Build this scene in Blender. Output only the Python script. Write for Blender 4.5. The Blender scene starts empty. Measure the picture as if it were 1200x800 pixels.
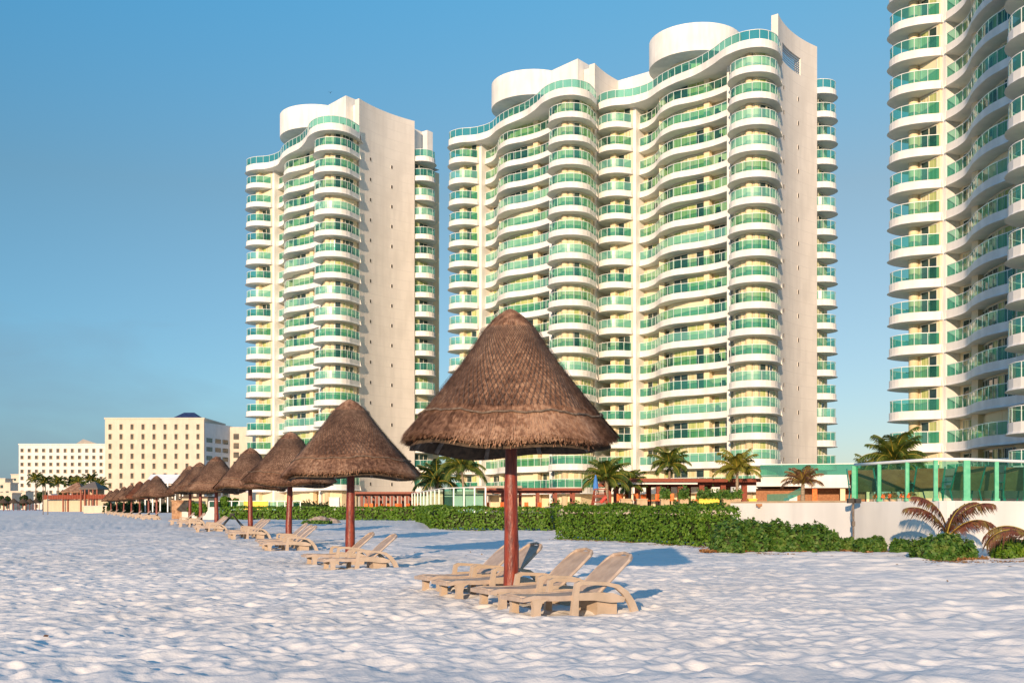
import bpy, math, random
import numpy as np
from mathutils import Vector, Matrix
rnd = random.Random(7)
F = 1250.0; HY = 595.0; EYE = 1.4
scn = bpy.context.scene
C = bpy.data.collections.new('scene'); scn.collection.children.link(C)

def at(px, d, z=0.0):
    return Vector(((px - 600) / F * d, d, z))
def zat(py, d):
    return EYE + (HY - py) * d / F

# ------------------------------------------------------------------ mesh helpers
class MB:
    def __init__(s): s.v = []; s.f = []; s.m = []
    def add(s, vs, fs, mi=0):
        n = len(s.v); s.v.extend([tuple(p) for p in vs])
        for f in fs: s.f.append(tuple(n + i for i in f)); s.m.append(mi)
    def box(s, lo, hi, mi=0, M=None):
        x0, y0, z0 = lo; x1, y1, z1 = hi
        vs = [Vector(p) for p in ((x0,y0,z0),(x1,y0,z0),(x1,y1,z0),(x0,y1,z0),(x0,y0,z1),(x1,y0,z1),(x1,y1,z1),(x0,y1,z1))]
        if M: vs = [M @ p for p in vs]
        s.add(vs, [(0,3,2,1),(4,5,6,7),(0,1,5,4),(1,2,6,5),(2,3,7,6),(3,0,4,7)], mi)
    def bar(s, a, b, w, h, mi=0, up=(0,0,1)):
        a = Vector(a); b = Vector(b); d = (b - a); L = d.length
        if L < 1e-6: return
        d /= L; up = Vector(up)
        if abs(d.dot(up)) > .98: up = Vector((1,0,0))
        x = d.cross(up).normalized(); y = x.cross(d)
        vs = []
        for p in (a, b):
            for sx, sy in ((-1,-1),(1,-1),(1,1),(-1,1)): vs.append(p + x*sx*w/2 + y*sy*h/2)
        s.add(vs, [(0,3,2,1),(4,5,6,7),(0,1,5,4),(1,2,6,5),(2,3,7,6),(3,0,4,7)], mi)
    def tube(s, pts, rs, n=8, mi=0, cap=True):
        pts = [Vector(p) for p in pts]
        if not hasattr(rs, '__len__'): rs = [rs] * len(pts)
        rings = []
        ref = Vector((0,0,1))
        for i, p in enumerate(pts):
            d = (pts[min(i+1, len(pts)-1)] - pts[max(i-1, 0)]).normalized()
            if abs(d.dot(ref)) > .95: ref = Vector((1,0,0)) if abs(d.x) < .9 else Vector((0,1,0))
            x = d.cross(ref).normalized(); y = x.cross(d)
            rings.append([p + (x*math.cos(2*math.pi*k/n) + y*math.sin(2*math.pi*k/n))*rs[i] for k in range(n)])
        vs = [q for r in rings for q in r]; fs = []
        for i in range(len(pts)-1):
            for k in range(n):
                k2 = (k+1) % n
                fs.append((i*n+k, (i+1)*n+k, (i+1)*n+k2, i*n+k2))
        if cap:
            fs.append(tuple(range(n))); fs.append(tuple((len(pts)-1)*n + k for k in reversed(range(n))))
        s.add(vs, fs, mi)
    def prism(s, poly, z0, z1, mi=0, mtop=None):
        n = len(poly)
        a = sum(poly[i][0]*poly[(i+1)%n][1] - poly[(i+1)%n][0]*poly[i][1] for i in range(n))
        if a < 0: poly = poly[::-1]
        vs = [(p[0],p[1],z0) for p in poly] + [(p[0],p[1],z1) for p in poly]
        s.add(vs, [(i,(i+1)%n,n+(i+1)%n,n+i) for i in range(n)], mi)
        s.add(vs, [tuple(reversed(range(n)))], mi)
        s.add(vs, [tuple(range(n,2*n))], mi if mtop is None else mtop)
    def ribbon(s, line, z0, z1, mi=0):
        for i in range(len(line)-1):
            a, b = line[i], line[i+1]
            s.add([(a[0],a[1],z0),(b[0],b[1],z0),(b[0],b[1],z1),(a[0],a[1],z1)], [(0,1,2,3)], mi)
    def build(s, name, mats, parent=None, smooth=False):
        me = bpy.data.meshes.new(name)
        me.from_pydata(s.v, [], s.f); 
        if not isinstance(mats, (list, tuple)): mats = [mats]
        for m in mats: me.materials.append(m)
        if len(mats) > 1: me.polygons.foreach_set('material_index', s.m)
        if smooth: me.polygons.foreach_set('use_smooth', [True]*len(me.polygons))
        me.update()
        return link(name, me, parent)
def link(name, data, parent=None):
    o = bpy.data.objects.new(name, data); C.objects.link(o)
    if parent: o.parent = parent
    return o
def tag(o, label, cat, group=None):
    o['label'] = label; o['category'] = cat
    if group: o['group'] = group
    return o
def empty(name, loc, rz, label, cat, group=None):
    o = link(name, None); o.location = loc; o.rotation_euler = (0,0,rz)
    return tag(o, label, cat, group)
def struct(o, kind='structure'):
    o['kind'] = kind; return o
KIDS = {}
def kids(o): return [c for c in C.objects if c.parent == o]
def copy_tree(o, parent=None, ch=None):
    c = o.copy(); C.objects.link(c); c.parent = parent
    for k in kids(o): copy_tree(k, c)
    return c
def smooth_line(P, n=5):
    out = []
    Q = [P[0]] + list(P) + [P[-1]]
    for i in range(1, len(Q)-2):
        p0,p1,p2,p3 = [np.array(q, float) for q in Q[i-1:i+3]]
        for j in range(n):
            t = j/n
            out.append(tuple(.5*((2*p1)+(-p0+p2)*t+(2*p0-5*p1+4*p2-p3)*t*t+(-p0+3*p1-3*p2+p3)*t**3)))
    out.append(tuple(P[-1])); return out
def offset_line(L, d):
    out = []
    for i, p in enumerate(L):
        a = L[max(i-1,0)]; b = L[min(i+1,len(L)-1)]
        dx, dy = b[0]-a[0], b[1]-a[1]; l = math.hypot(dx,dy) or 1
        out.append((p[0]+dy/l*d, p[1]-dx/l*d))
    return out
def resample(L, step):
    out = [L[0]]; acc = 0; 
    tot = sum(math.dist(L[i][:2],L[i+1][:2]) for i in range(len(L)-1)); n = max(1, round(tot/step)); step = tot/n
    for i in range(len(L)-1):
        a, b = L[i], L[i+1]; d = math.dist(a[:2],b[:2])
        while acc + d >= step - 1e-9 and d > 1e-9:
            k = (step-acc)/d; a = tuple(a[j]+(b[j]-a[j])*k for j in range(len(a))); out.append(a); d = math.dist(a[:2],b[:2]); acc = 0
        acc += d
    if len(out) < n+1: out.append(L[-1])
    return out

# ------------------------------------------------------------------ materials
def newmat(name):
    m = bpy.data.materials.new(name); m.use_nodes = True
    nt = m.node_tree; b = nt.nodes['Principled BSDF']
    return m, nt, b
def N(nt, t, **kw):
    n = nt.nodes.new(t)
    for k, v in kw.items():
        if k.startswith('i_'):
            key = k[2:]; n.inputs[int(key) if key.isdigit() else key.replace('_',' ')].default_value = v
        else: setattr(n, k, v)
    return n
def mottled(name, c1, c2, scale=6, rough=.8, bump=0.0, bscale=None, detail=4, spec=.3, stretch=None, coord='Object', lo=.35, hi=.65, bdist=.02):
    m, nt, b = newmat(name); L = nt.links
    tc = N(nt,'ShaderNodeTexCoord'); src = tc.outputs[coord]
    if stretch:
        mp = N(nt,'ShaderNodeMapping'); mp.inputs['Scale'].default_value = stretch; L.new(src, mp.inputs['Vector']); src = mp.outputs['Vector']
    no = N(nt,'ShaderNodeTexNoise'); no.inputs['Scale'].default_value = scale; no.inputs['Detail'].default_value = detail; L.new(src, no.inputs['Vector'])
    cr = N(nt,'ShaderNodeValToRGB'); cr.color_ramp.elements[0].position = lo; cr.color_ramp.elements[1].position = hi
    cr.color_ramp.elements[0].color = (*c1,1); cr.color_ramp.elements[1].color = (*c2,1)
    L.new(no.outputs['Fac'], cr.inputs['Fac']); L.new(cr.outputs['Color'], b.inputs['Base Color'])
    b.inputs['Roughness'].default_value = rough; b.inputs['Specular IOR Level'].default_value = spec
    if bump:
        n2 = N(nt,'ShaderNodeTexNoise'); n2.inputs['Scale'].default_value = bscale or scale*3; n2.inputs['Detail'].default_value = 5; L.new(src, n2.inputs['Vector'])
        bp = N(nt,'ShaderNodeBump'); bp.inputs['Strength'].default_value = bump; bp.inputs['Distance'].default_value = bdist
        L.new(n2.outputs['Fac'], bp.inputs['Height']); L.new(bp.outputs['Normal'], b.inputs['Normal'])
    return m
def leafmat(name, cols, scale=40, trans=.25, rough=.5):
    """per-leaf colour by noise on object position + translucency"""
    m, nt, b = newmat(name); L = nt.links
    tc = N(nt,'ShaderNodeTexCoord'); no = N(nt,'ShaderNodeTexWhiteNoise') 
    gi = N(nt,'ShaderNodeTexNoise'); gi.inputs['Scale'].default_value = scale; gi.inputs['Detail'].default_value = 2
    L.new(tc.outputs['Object'], gi.inputs['Vector'])
    cr = N(nt,'ShaderNodeValToRGB'); e = cr.color_ramp.elements
    e[0].position = .3; e[1].position = .7; e[0].color = (*cols[0],1); e[1].color = (*cols[-1],1)
    for i, c in enumerate(cols[1:-1]):
        k = cr.color_ramp.elements.new(.3 + .4*(i+1)/(len(cols)-1)); k.color = (*c,1)
    L.new(gi.outputs['Fac'], cr.inputs['Fac']); L.new(cr.outputs['Color'], b.inputs['Base Color'])
    b.inputs['Roughness'].default_value = rough; b.inputs['Specular IOR Level'].default_value = .3
    tr = N(nt,'ShaderNodeBsdfTranslucent'); L.new(cr.outputs['Color'], tr.inputs['Color'])
    mx = N(nt,'ShaderNodeMixShader'); mx.inputs[0].default_value = trans
    L.new(b.outputs[0], mx.inputs[1]); L.new(tr.outputs[0], mx.inputs[2]); L.new(mx.outputs[0], nt.nodes['Material Output'].inputs['Surface'])
    nt.nodes.remove(no)
    return m
def glassmat(name, tint, diff, fd=.35, fg=.12, rough=.03):
    m, nt, b = newmat(name); L = nt.links; nt.nodes.remove(b)
    t = N(nt,'ShaderNodeBsdfTransparent'); t.inputs[0].default_value = (*tint,1)
    d = N(nt,'ShaderNodeBsdfDiffuse'); d.inputs[0].default_value = (*diff,1)
    g = N(nt,'ShaderNodeBsdfGlossy'); g.inputs[0].default_value = (.9,.95,.93,1); g.inputs['Roughness'].default_value = rough
    lw = N(nt,'ShaderNodeLayerWeight'); pw = N(nt,'ShaderNodeMath', operation='POWER'); pw.inputs[1].default_value = 4.0; L.new(lw.outputs['Facing'], pw.inputs[0])
    ad = N(nt,'ShaderNodeMath', operation='MULTIPLY_ADD'); ad.inputs[1].default_value = .6; ad.inputs[2].default_value = fg; L.new(pw.outputs[0], ad.inputs[0])
    m1 = N(nt,'ShaderNodeMixShader'); m1.inputs[0].default_value = fd; L.new(t.outputs[0], m1.inputs[1]); L.new(d.outputs[0], m1.inputs[2])
    m2 = N(nt,'ShaderNodeMixShader'); L.new(ad.outputs[0], m2.inputs[0]); L.new(m1.outputs[0], m2.inputs[1]); L.new(g.outputs[0], m2.inputs[2])
    L.new(m2.outputs[0], nt.nodes['Material Output'].inputs['Surface'])
    return m
def wallmat(name, c, groove=0.0, dirt=.12):
    m, nt, b = newmat(name); L = nt.links
    tc = N(nt,'ShaderNodeTexCoord')
    mp = N(nt,'ShaderNodeMapping'); mp.inputs['Scale'].default_value = (.35,.35,.06); L.new(tc.outputs['Object'], mp.inputs['Vector'])
    no = N(nt,'ShaderNodeTexNoise'); no.inputs['Scale'].default_value = 3; no.inputs['Detail'].default_value = 6; L.new(mp.outputs[0], no.inputs['Vector'])
    n2 = N(nt,'ShaderNodeTexNoise'); n2.inputs['Scale'].default_value = .35; n2.inputs['Detail'].default_value = 4; L.new(tc.outputs['Object'], n2.inputs['Vector'])
    mul = N(nt,'ShaderNodeMath', operation='MULTIPLY'); L.new(no.outputs['Fac'], mul.inputs[0]); L.new(n2.outputs['Fac'], mul.inputs[1])
    cr = N(nt,'ShaderNodeValToRGB'); cr.color_ramp.elements[0].position = .12; cr.color_ramp.elements[1].position = .33
    cr.color_ramp.elements[0].color = (*[x*(1-dirt) for x in c],1); cr.color_ramp.elements[1].color = (*c,1)
    L.new(mul.outputs[0], cr.inputs['Fac']); out = cr.outputs['Color']
    b.inputs['Roughness'].default_value = .75; b.inputs['Specular IOR Level'].default_value = .2
    if groove:
        sp = N(nt,'ShaderNodeSeparateXYZ'); L.new(tc.outputs['Object'], sp.inputs[0])
        dv = N(nt,'ShaderNodeMath', operation='DIVIDE'); dv.inputs[1].default_value = groove; L.new(sp.outputs[2], dv.inputs[0])
        fr = N(nt,'ShaderNodeMath', operation='FRACT'); L.new(dv.outputs[0], fr.inputs[0])
        lt = N(nt,'ShaderNodeMath', operation='LESS_THAN'); lt.inputs[1].default_value = .045; L.new(fr.outputs[0], lt.inputs[0])
        mx = N(nt,'ShaderNodeMix', data_type='RGBA'); L.new(lt.outputs[0], mx.inputs[0]); L.new(out, mx.inputs[6]); mx.inputs[7].default_value = (*[x*.87 for x in c],1)
        out = mx.outputs[2]
    L.new(out, b.inputs['Base Color'])
    return m
def shuttermat(name, c, pitch=.12):
    m, nt, b = newmat(name); L = nt.links
    tc = N(nt,'ShaderNodeTexCoord'); sp = N(nt,'ShaderNodeSeparateXYZ'); L.new(tc.outputs['Object'], sp.inputs[0])
    dv = N(nt,'ShaderNodeMath', operation='DIVIDE'); dv.inputs[1].default_value = pitch; L.new(sp.outputs[2], dv.inputs[0])
    fr = N(nt,'ShaderNodeMath', operation='FRACT'); L.new(dv.outputs[0], fr.inputs[0])
    bp = N(nt,'ShaderNodeBump'); bp.inputs['Strength'].default_value = .5; bp.inputs['Distance'].default_value = .03; L.new(fr.outputs[0], bp.inputs['Height']); L.new(bp.outputs[0], b.inputs['Normal'])
    b.inputs['Base Color'].default_value = (*c,1); b.inputs['Roughness'].default_value = .6
    return m
WHITE = wallmat('white_render', (.80,.77,.72), dirt=.2)
WHITEG = wallmat('white_render_jointed', (.74,.68,.61), groove=1.65)
CREAM = wallmat('cream_render', (.82,.67,.44))
SOFF = wallmat('soffit_paint', (.72,.71,.68))
RAILW = mottled('white_metal', (.75,.75,.72), (.8,.8,.78), 5, .4)
GRAIL = glassmat('green_balustrade_glass', (.28,.66,.54), (.07,.37,.31), .27, .05)
GRAIL2 = glassmat('frosted_green_glass', (.42,.78,.68), (.20,.54,.46), .42, .03, .3)
GRAIL3 = glassmat('clear_green_glass', (.36,.70,.60), (.05,.28,.23), .14, .04)
GFENCE = glassmat('green_fence_glass', (.62,.86,.77), (.08,.30,.22), .05, .0)
WGLASS = mottled('dark_window_glass', (.015,.03,.03), (.05,.09,.08), .7, .06, spec=.7)
CURT = mottled('green_curtained_glass', (.30,.38,.12), (.55,.56,.26), .9, .35, stretch=(6,6,.2), spec=.5)
CURT2 = mottled('cream_curtained_glass', (.45,.40,.22), (.72,.66,.44), .9, .35, stretch=(6,6,.2), spec=.5)
SHUT = shuttermat('roller_shutter', (.80,.69,.48))
FRAME = mottled('window_frame_paint', (.62,.60,.50), (.7,.67,.56), 3, .5)
DARKV = mottled('dark_vent', (.03,.03,.03), (.06,.055,.05), 9, .7)
THATCH = None
def thatchmat(name, cols):
    m, nt, b = newmat(name); L = nt.links
    tc = N(nt,'ShaderNodeTexCoord')
    no = N(nt,'ShaderNodeTexNoise'); no.inputs['Scale'].default_value = 14; no.inputs['Detail'].default_value = 4; L.new(tc.outputs['Object'], no.inputs['Vector'])
    n3 = N(nt,'ShaderNodeTexNoise'); n3.inputs['Scale'].default_value = 1.6; n3.inputs['Detail'].default_value = 3; L.new(tc.outputs['Object'], n3.inputs['Vector'])
    av = N(nt,'ShaderNodeMath', operation='ADD'); L.new(no.outputs['Fac'], av.inputs[0]); L.new(n3.outputs['Fac'], av.inputs[1])
    hf = N(nt,'ShaderNodeMath', operation='MULTIPLY'); hf.inputs[1].default_value = .5; L.new(av.outputs[0], hf.inputs[0])
    cr = N(nt,'ShaderNodeValToRGB'); e = cr.color_ramp.elements; e[0].position = .38; e[1].position = .62
    e[0].color = (*cols[0],1); e[1].color = (*cols[2],1); k = e.new(.5); k.color = (*cols[1],1)
    L.new(hf.outputs[0], cr.inputs['Fac']); L.new(cr.outputs['Color'], b.inputs['Base Color'])
    b.inputs['Roughness'].default_value = .85; b.inputs['Specular IOR Level'].default_value = .15
    return m
THATCH = thatchmat('palm_thatch', ((.11,.055,.036),(.27,.145,.09),(.46,.28,.18)))
THATCHR = thatchmat('reddish_palm_thatch', ((.13,.04,.02),(.24,.085,.045),(.34,.14,.08)))
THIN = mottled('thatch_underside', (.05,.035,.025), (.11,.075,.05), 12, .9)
POLE = mottled('red_stained_pole', (.10,.012,.008), (.27,.045,.02), 5, .38, bump=.4, stretch=(4,4,.8), spec=.5)
RAFT = mottled('grey_rafter', (.12,.10,.085), (.22,.18,.15), 12, .8)
NET = mottled('dark_net', (.06,.04,.03), (.10,.07,.055), 12, .8)
ROPE = mottled('rope', (.10,.07,.05), (.2,.15,.11), 20, .9)
PLAST = mottled('tan_plastic', (.43,.33,.24), (.52,.40,.30), 5, .42, bump=.05, spec=.4)
PLASTS = mottled('worn_tan_seat', (.38,.29,.23), (.50,.39,.31), 7, .5, bump=.1, spec=.4)
REDW = mottled('red_brown_timber', (.16,.03,.015), (.30,.07,.03), 6, .5, stretch=(1,1,4))
TAN = mottled('tan_stone', (.42,.30,.18), (.55,.40,.25), 3, .85, bump=.3)
ORANGE = mottled('orange_fabric', (.72,.14,.03), (.85,.22,.06), 4, .7)
YEL = mottled('yellow_fabric', (.80,.52,.06), (.86,.62,.10), 4, .7)
BLUE = mottled('blue_canvas', (.04,.16,.45), (.07,.22,.55), 4, .7)
BROWN = mottled('brown_sling', (.26,.11,.05), (.36,.17,.08), 6, .7)
TEAL = mottled('teal_metal', (.03,.20,.18), (.05,.28,.24), 6, .5)
GPOST = mottled('green_post', (.10,.42,.24), (.16,.50,.30), 6, .4)
TERR = mottled('terrace_paving', (.36,.30,.24), (.46,.39,.31), 2, .85)
CANOPY = mottled('beige_canopy', (.38,.31,.24), (.48,.40,.32), 2, .85)
LEAF_H = leafmat('clipped_hedge_leaf', ((.045,.11,.008),(.09,.19,.015),(.18,.27,.03)), 9)
LEAF_B = leafmat('seagrape_leaf', ((.03,.09,.015),(.075,.16,.02),(.17,.23,.05)), 7)
LEAF_D = leafmat('dark_tree_leaf', ((.012,.03,.008),(.03,.06,.015),(.06,.10,.02)), 5)
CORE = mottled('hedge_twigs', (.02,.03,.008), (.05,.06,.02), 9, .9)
DRYL = leafmat('dry_leaf', ((.22,.09,.03),(.36,.18,.07),(.45,.28,.12)), 20)
FR_G = leafmat('palm_frond_green', ((.045,.075,.015),(.09,.13,.02),(.17,.19,.04)), 3)
FR_Y = leafmat('palm_frond_yellow', ((.12,.13,.02),(.22,.21,.03),(.30,.26,.05)), 3)
FR_R = leafmat('palm_frond_reddish', ((.13,.06,.035),(.22,.11,.06),(.24,.19,.05)), 3)
FR_P = leafmat('palm_frond_purple', ((.11,.035,.03),(.18,.07,.04),(.20,.15,.04)), 4)
RACH = mottled('frond_stem', (.30,.24,.03), (.45,.32,.06), 4, .5)
TRUNK = mottled('palm_trunk', (.20,.15,.10), (.36,.28,.20), 5, .9, stretch=(1,1,6), bump=.3)
ROCK = mottled('rock', (.20,.15,.12), (.42,.34,.28), 4, .9, bump=.5)
HOTW = wallmat('hotel_white', (.66,.62,.57)); HOTC = wallmat('hotel_cream', (.64,.53,.41)); HOTS = wallmat('hotel_side_render',(.62,.60,.57))
HWIN = mottled('hotel_window', (.03,.028,.025), (.10,.085,.06), .35, .5, spec=.2)
LOUV = mottled('blue_grey_louvre', (.16,.24,.32), (.22,.31,.40), 3, .5)
HREV = wallmat('window_reveal', (.60,.48,.33))
NAVY = mottled('navy_roof', (.02,.03,.09), (.03,.05,.13), 1, .6)
TENT = mottled('white_tent', (.72,.72,.76), (.8,.8,.83), 1, .6)

# ------------------------------------------------------------------ world, sun, camera
SUN_EL = math.radians(12); lx, ly = .26, .965
w = bpy.data.worlds.new('World'); scn.world = w; w.use_nodes = True
nt = w.node_tree; bg = nt.nodes['Background']
sky = nt.nodes.new('ShaderNodeTexSky'); sky.sky_type = 'NISHITA'; sky.sun_disc = False
sky.sun_elevation = SUN_EL
az = math.atan2(-lx, -ly)            # direction TO the sun, clockwise from +Y
sky.sun_rotation = az % (2*math.pi)
sky.air_density = 1.0; sky.dust_density = .3; sky.ozone_density = 4.5; sky.altitude = 0
SKYC = nt.nodes.new('ShaderNodeHueSaturation'); SKYC.inputs['Saturation'].default_value = .93; SKYC.inputs['Value'].default_value = 1.0
nt.links.new(sky.outputs[0], SKYC.inputs['Color'])
# a low distant cloud bank and faint wisps, by direction
tc = nt.nodes.new('ShaderNodeTexCoord'); sep = nt.nodes.new('ShaderNodeSeparateXYZ'); nt.links.new(tc.outputs['Generated'], sep.inputs[0])
mp = nt.nodes.new('ShaderNodeMapping'); mp.inputs['Scale'].default_value = (3.2,3.2,11); nt.links.new(tc.outputs['Generated'], mp.inputs[0])
cn = nt.nodes.new('ShaderNodeTexNoise'); cn.inputs['Scale'].default_value = 1.6; cn.inputs['Detail'].default_value = 6; cn.inputs['Distortion'].default_value = .3
nt.links.new(mp.outputs[0], cn.inputs['Vector'])
def wmath(op, a, b=None, clamp=False):
    n = nt.nodes.new('ShaderNodeMath'); n.operation = op; n.use_clamp = clamp
    for i, x in enumerate((a, b)):
        if x is None: continue
        if isinstance(x, (int, float)): n.inputs[i].default_value = x
        else: nt.links.new(x, n.inputs[i])
    return n.outputs[0]
# air near the horizon is milkier and a little dimmer than the clear-sky model
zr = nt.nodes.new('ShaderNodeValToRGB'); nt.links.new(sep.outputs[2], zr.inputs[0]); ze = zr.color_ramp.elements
ze[0].position = 0.0; ze[0].color = (.86,.70,.71,1); ze[1].position = .62; ze[1].color = (1.15,1.7,1.75,1); _zz = zr.color_ramp.elements.new(.44); _zz.color = (.87,1.25,1.09,1)  # zenith stop, above the view, brightened and blued to fill the sand's shade
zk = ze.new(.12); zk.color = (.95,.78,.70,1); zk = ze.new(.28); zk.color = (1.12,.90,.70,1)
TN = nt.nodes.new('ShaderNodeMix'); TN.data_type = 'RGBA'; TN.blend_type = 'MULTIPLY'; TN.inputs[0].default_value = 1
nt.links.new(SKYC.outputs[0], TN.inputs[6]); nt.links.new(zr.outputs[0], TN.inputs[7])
# cloud mask: noise + falloff with elevation (z) and towards -X
h1 = wmath('MULTIPLY', sep.outputs[2], -6.0)
lf = wmath('MULTIPLY', sep.outputs[0], -2.6)
s1 = wmath('ADD', h1, lf); s2 = wmath('MULTIPLY', cn.outputs['Fac'], 1.6); s3 = wmath('ADD', s1, s2)
mk = wmath('ADD', s3, -.66, True); mk2 = wmath('MULTIPLY', mk, .68, True)
mixc = nt.nodes.new('ShaderNodeMix'); mixc.data_type = 'RGBA'
nt.links.new(mk2, mixc.inputs[0]); xr_ = nt.nodes.new('ShaderNodeValToRGB'); xe = xr_.color_ramp.elements; xe[0].position = .28; xe[0].color = (.60,.90,.98,1); xe[1].position = .70; xe[1].color = (1.0,1.0,.93,1)
nt.links.new(wmath('ADD', wmath('MULTIPLY', sep.outputs[0], .5), .5), xr_.inputs[0])
TX = nt.nodes.new('ShaderNodeMix'); TX.data_type = 'RGBA'; TX.blend_type = 'MULTIPLY'; TX.inputs[0].default_value = 1
nt.links.new(TN.outputs[2], TX.inputs[6]); nt.links.new(xr_.outputs[0], TX.inputs[7]); nt.links.new(TX.outputs[2], mixc.inputs[6]); mixc.inputs[7].default_value = (1.15,1.6,2.1,1)
CLOUDMIX = mixc
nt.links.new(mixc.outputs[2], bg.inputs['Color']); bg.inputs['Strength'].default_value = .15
sd = bpy.data.lights.new('sun', 'SUN'); sd.energy = 4.7; sd.angle = math.radians(.6); sd.color = (1.0,.74,.50)
so = link('sun', sd); L3 = Vector((lx*math.cos(SUN_EL), ly*math.cos(SUN_EL), -math.sin(SUN_EL))).normalized()
so.rotation_euler = L3.to_track_quat('-Z','Y').to_euler()
cd = bpy.data.cameras.new('camera'); cam = link('camera', cd); cam.location = (0,0,EYE); cam.rotation_euler = (math.radians(90),0,0)
cd.sensor_width = 36; cd.lens = F/1200*36; cd.shift_y = (HY-400)/1200; cd.clip_end = 9000; cd.clip_start = .1
scn.camera = cam
scn.view_settings.view_transform = 'Standard'; scn.view_settings.look = 'None'; scn.view_settings.exposure = .32; scn.view_settings.gamma = 1
scn.render.resolution_x = 1024; scn.render.resolution_y = 682
scn.cycles.transparent_max_bounces = 16; scn.cycles.max_bounces = 6

# ------------------------------------------------------------------ ground
def sst(a, b, x):
    t = np.clip((x-a)/(b-a), 0, 1); return t*t*(3-2*t)
def ground(x, y):
    x = np.asarray(x, float); y = np.asarray(y, float)
    z = .28*sst(45, 75, y) + .45*sst(110, 380, y)
    z = z + .10*sst(22, 34, y + .8*x)*(1-sst(45,75,y)) 
    return z
def G(x, y): return float(ground(x, y))
def hsh(ix, iy, s):
    n = (ix.astype(np.int64)*73856093) ^ (iy.astype(np.int64)*19349663) ^ (s*83492791)
    n = (n ^ (n >> 13))*1274126177 & 0x7fffffff; n = (n ^ (n >> 15))*461845907 & 0x7fffffff
    return (n & 0xffffff)/float(0xffffff)
def vnoise(x, y, s):
    ix = np.floor(x); iy = np.floor(y); fx = x-ix; fy = y-iy; fx = fx*fx*(3-2*fx); fy = fy*fy*(3-2*fy)
    a = hsh(ix,iy,s); b = hsh(ix+1,iy,s); c = hsh(ix,iy+1,s); d = hsh(ix+1,iy+1,s)
    return (a*(1-fx)+b*fx)*(1-fy)+(c*(1-fx)+d*fx)*fy
def dimples(x, y, cell, s, depth, rx, ry, prob=1.0, ang0=None, spread=3.14):
    z = np.zeros_like(x); ix = np.floor(x/cell); iy = np.floor(y/cell)
    for dx in (-1,0,1):
        for dy in (-1,0,1):
            jx = ix+dx; jy = iy+dy
            cx = (jx+hsh(jx,jy,s))*cell; cy = (jy+hsh(jx,jy,s+1))*cell
            a = (hsh(jx,jy,s+2)-.5)*2*spread + (ang0 or 0); on = (hsh(jx,jy,s+3) < prob)
            ca, sa = np.cos(a), np.sin(a); ux = x-cx; uy = y-cy
            k = .7+.6*hsh(jx,jy,s+4)
            q = np.sqrt(((ux*ca+uy*sa)/(rx*k))**2 + ((-ux*sa+uy*ca)/(ry*k))**2)
            g = -np.exp(-(q**2)*1.1) + .42*np.exp(-((q-1.5)/.45)**2)
            z += on*depth*k*g
    return z
def sand_relief(x, y):
    fade = 1/(1+np.maximum(y-60,0)/120)
    # footprint-trampled area; calmer, rippled to the right
    rt = sst(1.5, 7, x - .10*(y-10)) 
    hb = (vnoise(x*.09,y*.09,5)-.5)*.12 + (vnoise(x*.35,y*.35,6)-.5)*.05
    f = dimples(x, y, .54, 11, .030, .23, .115, 1, .1, .8) + dimples(x+9.3, y+4.1, .37, 23, .020, .15, .08, 1, -.1, .9) + dimples(x+5.1, y+8.7, .21, 33, .010, .085, .05, .9, 0, 1.2)
    f += dimples(x+3.3, y-7.1, 1.35, 41, .030, .50, .28, .8, 0, .7)
    f += dimples(x+7.3, y-2.1, 2.9, 71, .06, 1.0, .6, .8, 0, .7)*sst(18,40,y)
    xr = x*.96+y*.28; yr = -x*.28+y*.96
    wp = vnoise(x*.45,y*.45,8)*1.6 + vnoise(x*1.3,y*1.0,9)*.5
    rid = np.sin(yr*8.6+wp*4.2+xr*.9)*.6 + np.sin(yr*5.1+wp*5.5-xr*.7+2)*.5
    rp = rid*.030*(.35+1.1*vnoise(xr*.7,yr*1.3,15)) + (vnoise(xr*1.6,yr*4.2,16)-.5)*.055 + (vnoise(xr*3.6,yr*9.5,19)-.5)*.024
    rp += .45*dimples(x+1.7, y+2.9, 1.0, 57, .03, .36, .18, .7, .3, .6)
    n = (vnoise(x*2.2,y*3.0,17)-.5)*.022 + (vnoise(x*7,y*8,18)-.5)*.008
    lane = -.03*np.exp(-((yr-12.5+1.1*np.sin(xr*.25))/.16)**2) - .03*np.exp(-((yr-14.1+1.1*np.sin(xr*.25))/.16)**2)
    return hb + (f*.92*(1-rt*.72) + rp*1.1*(rt*.85+.15) + n*1.3 + lane*rt)*fade
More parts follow.
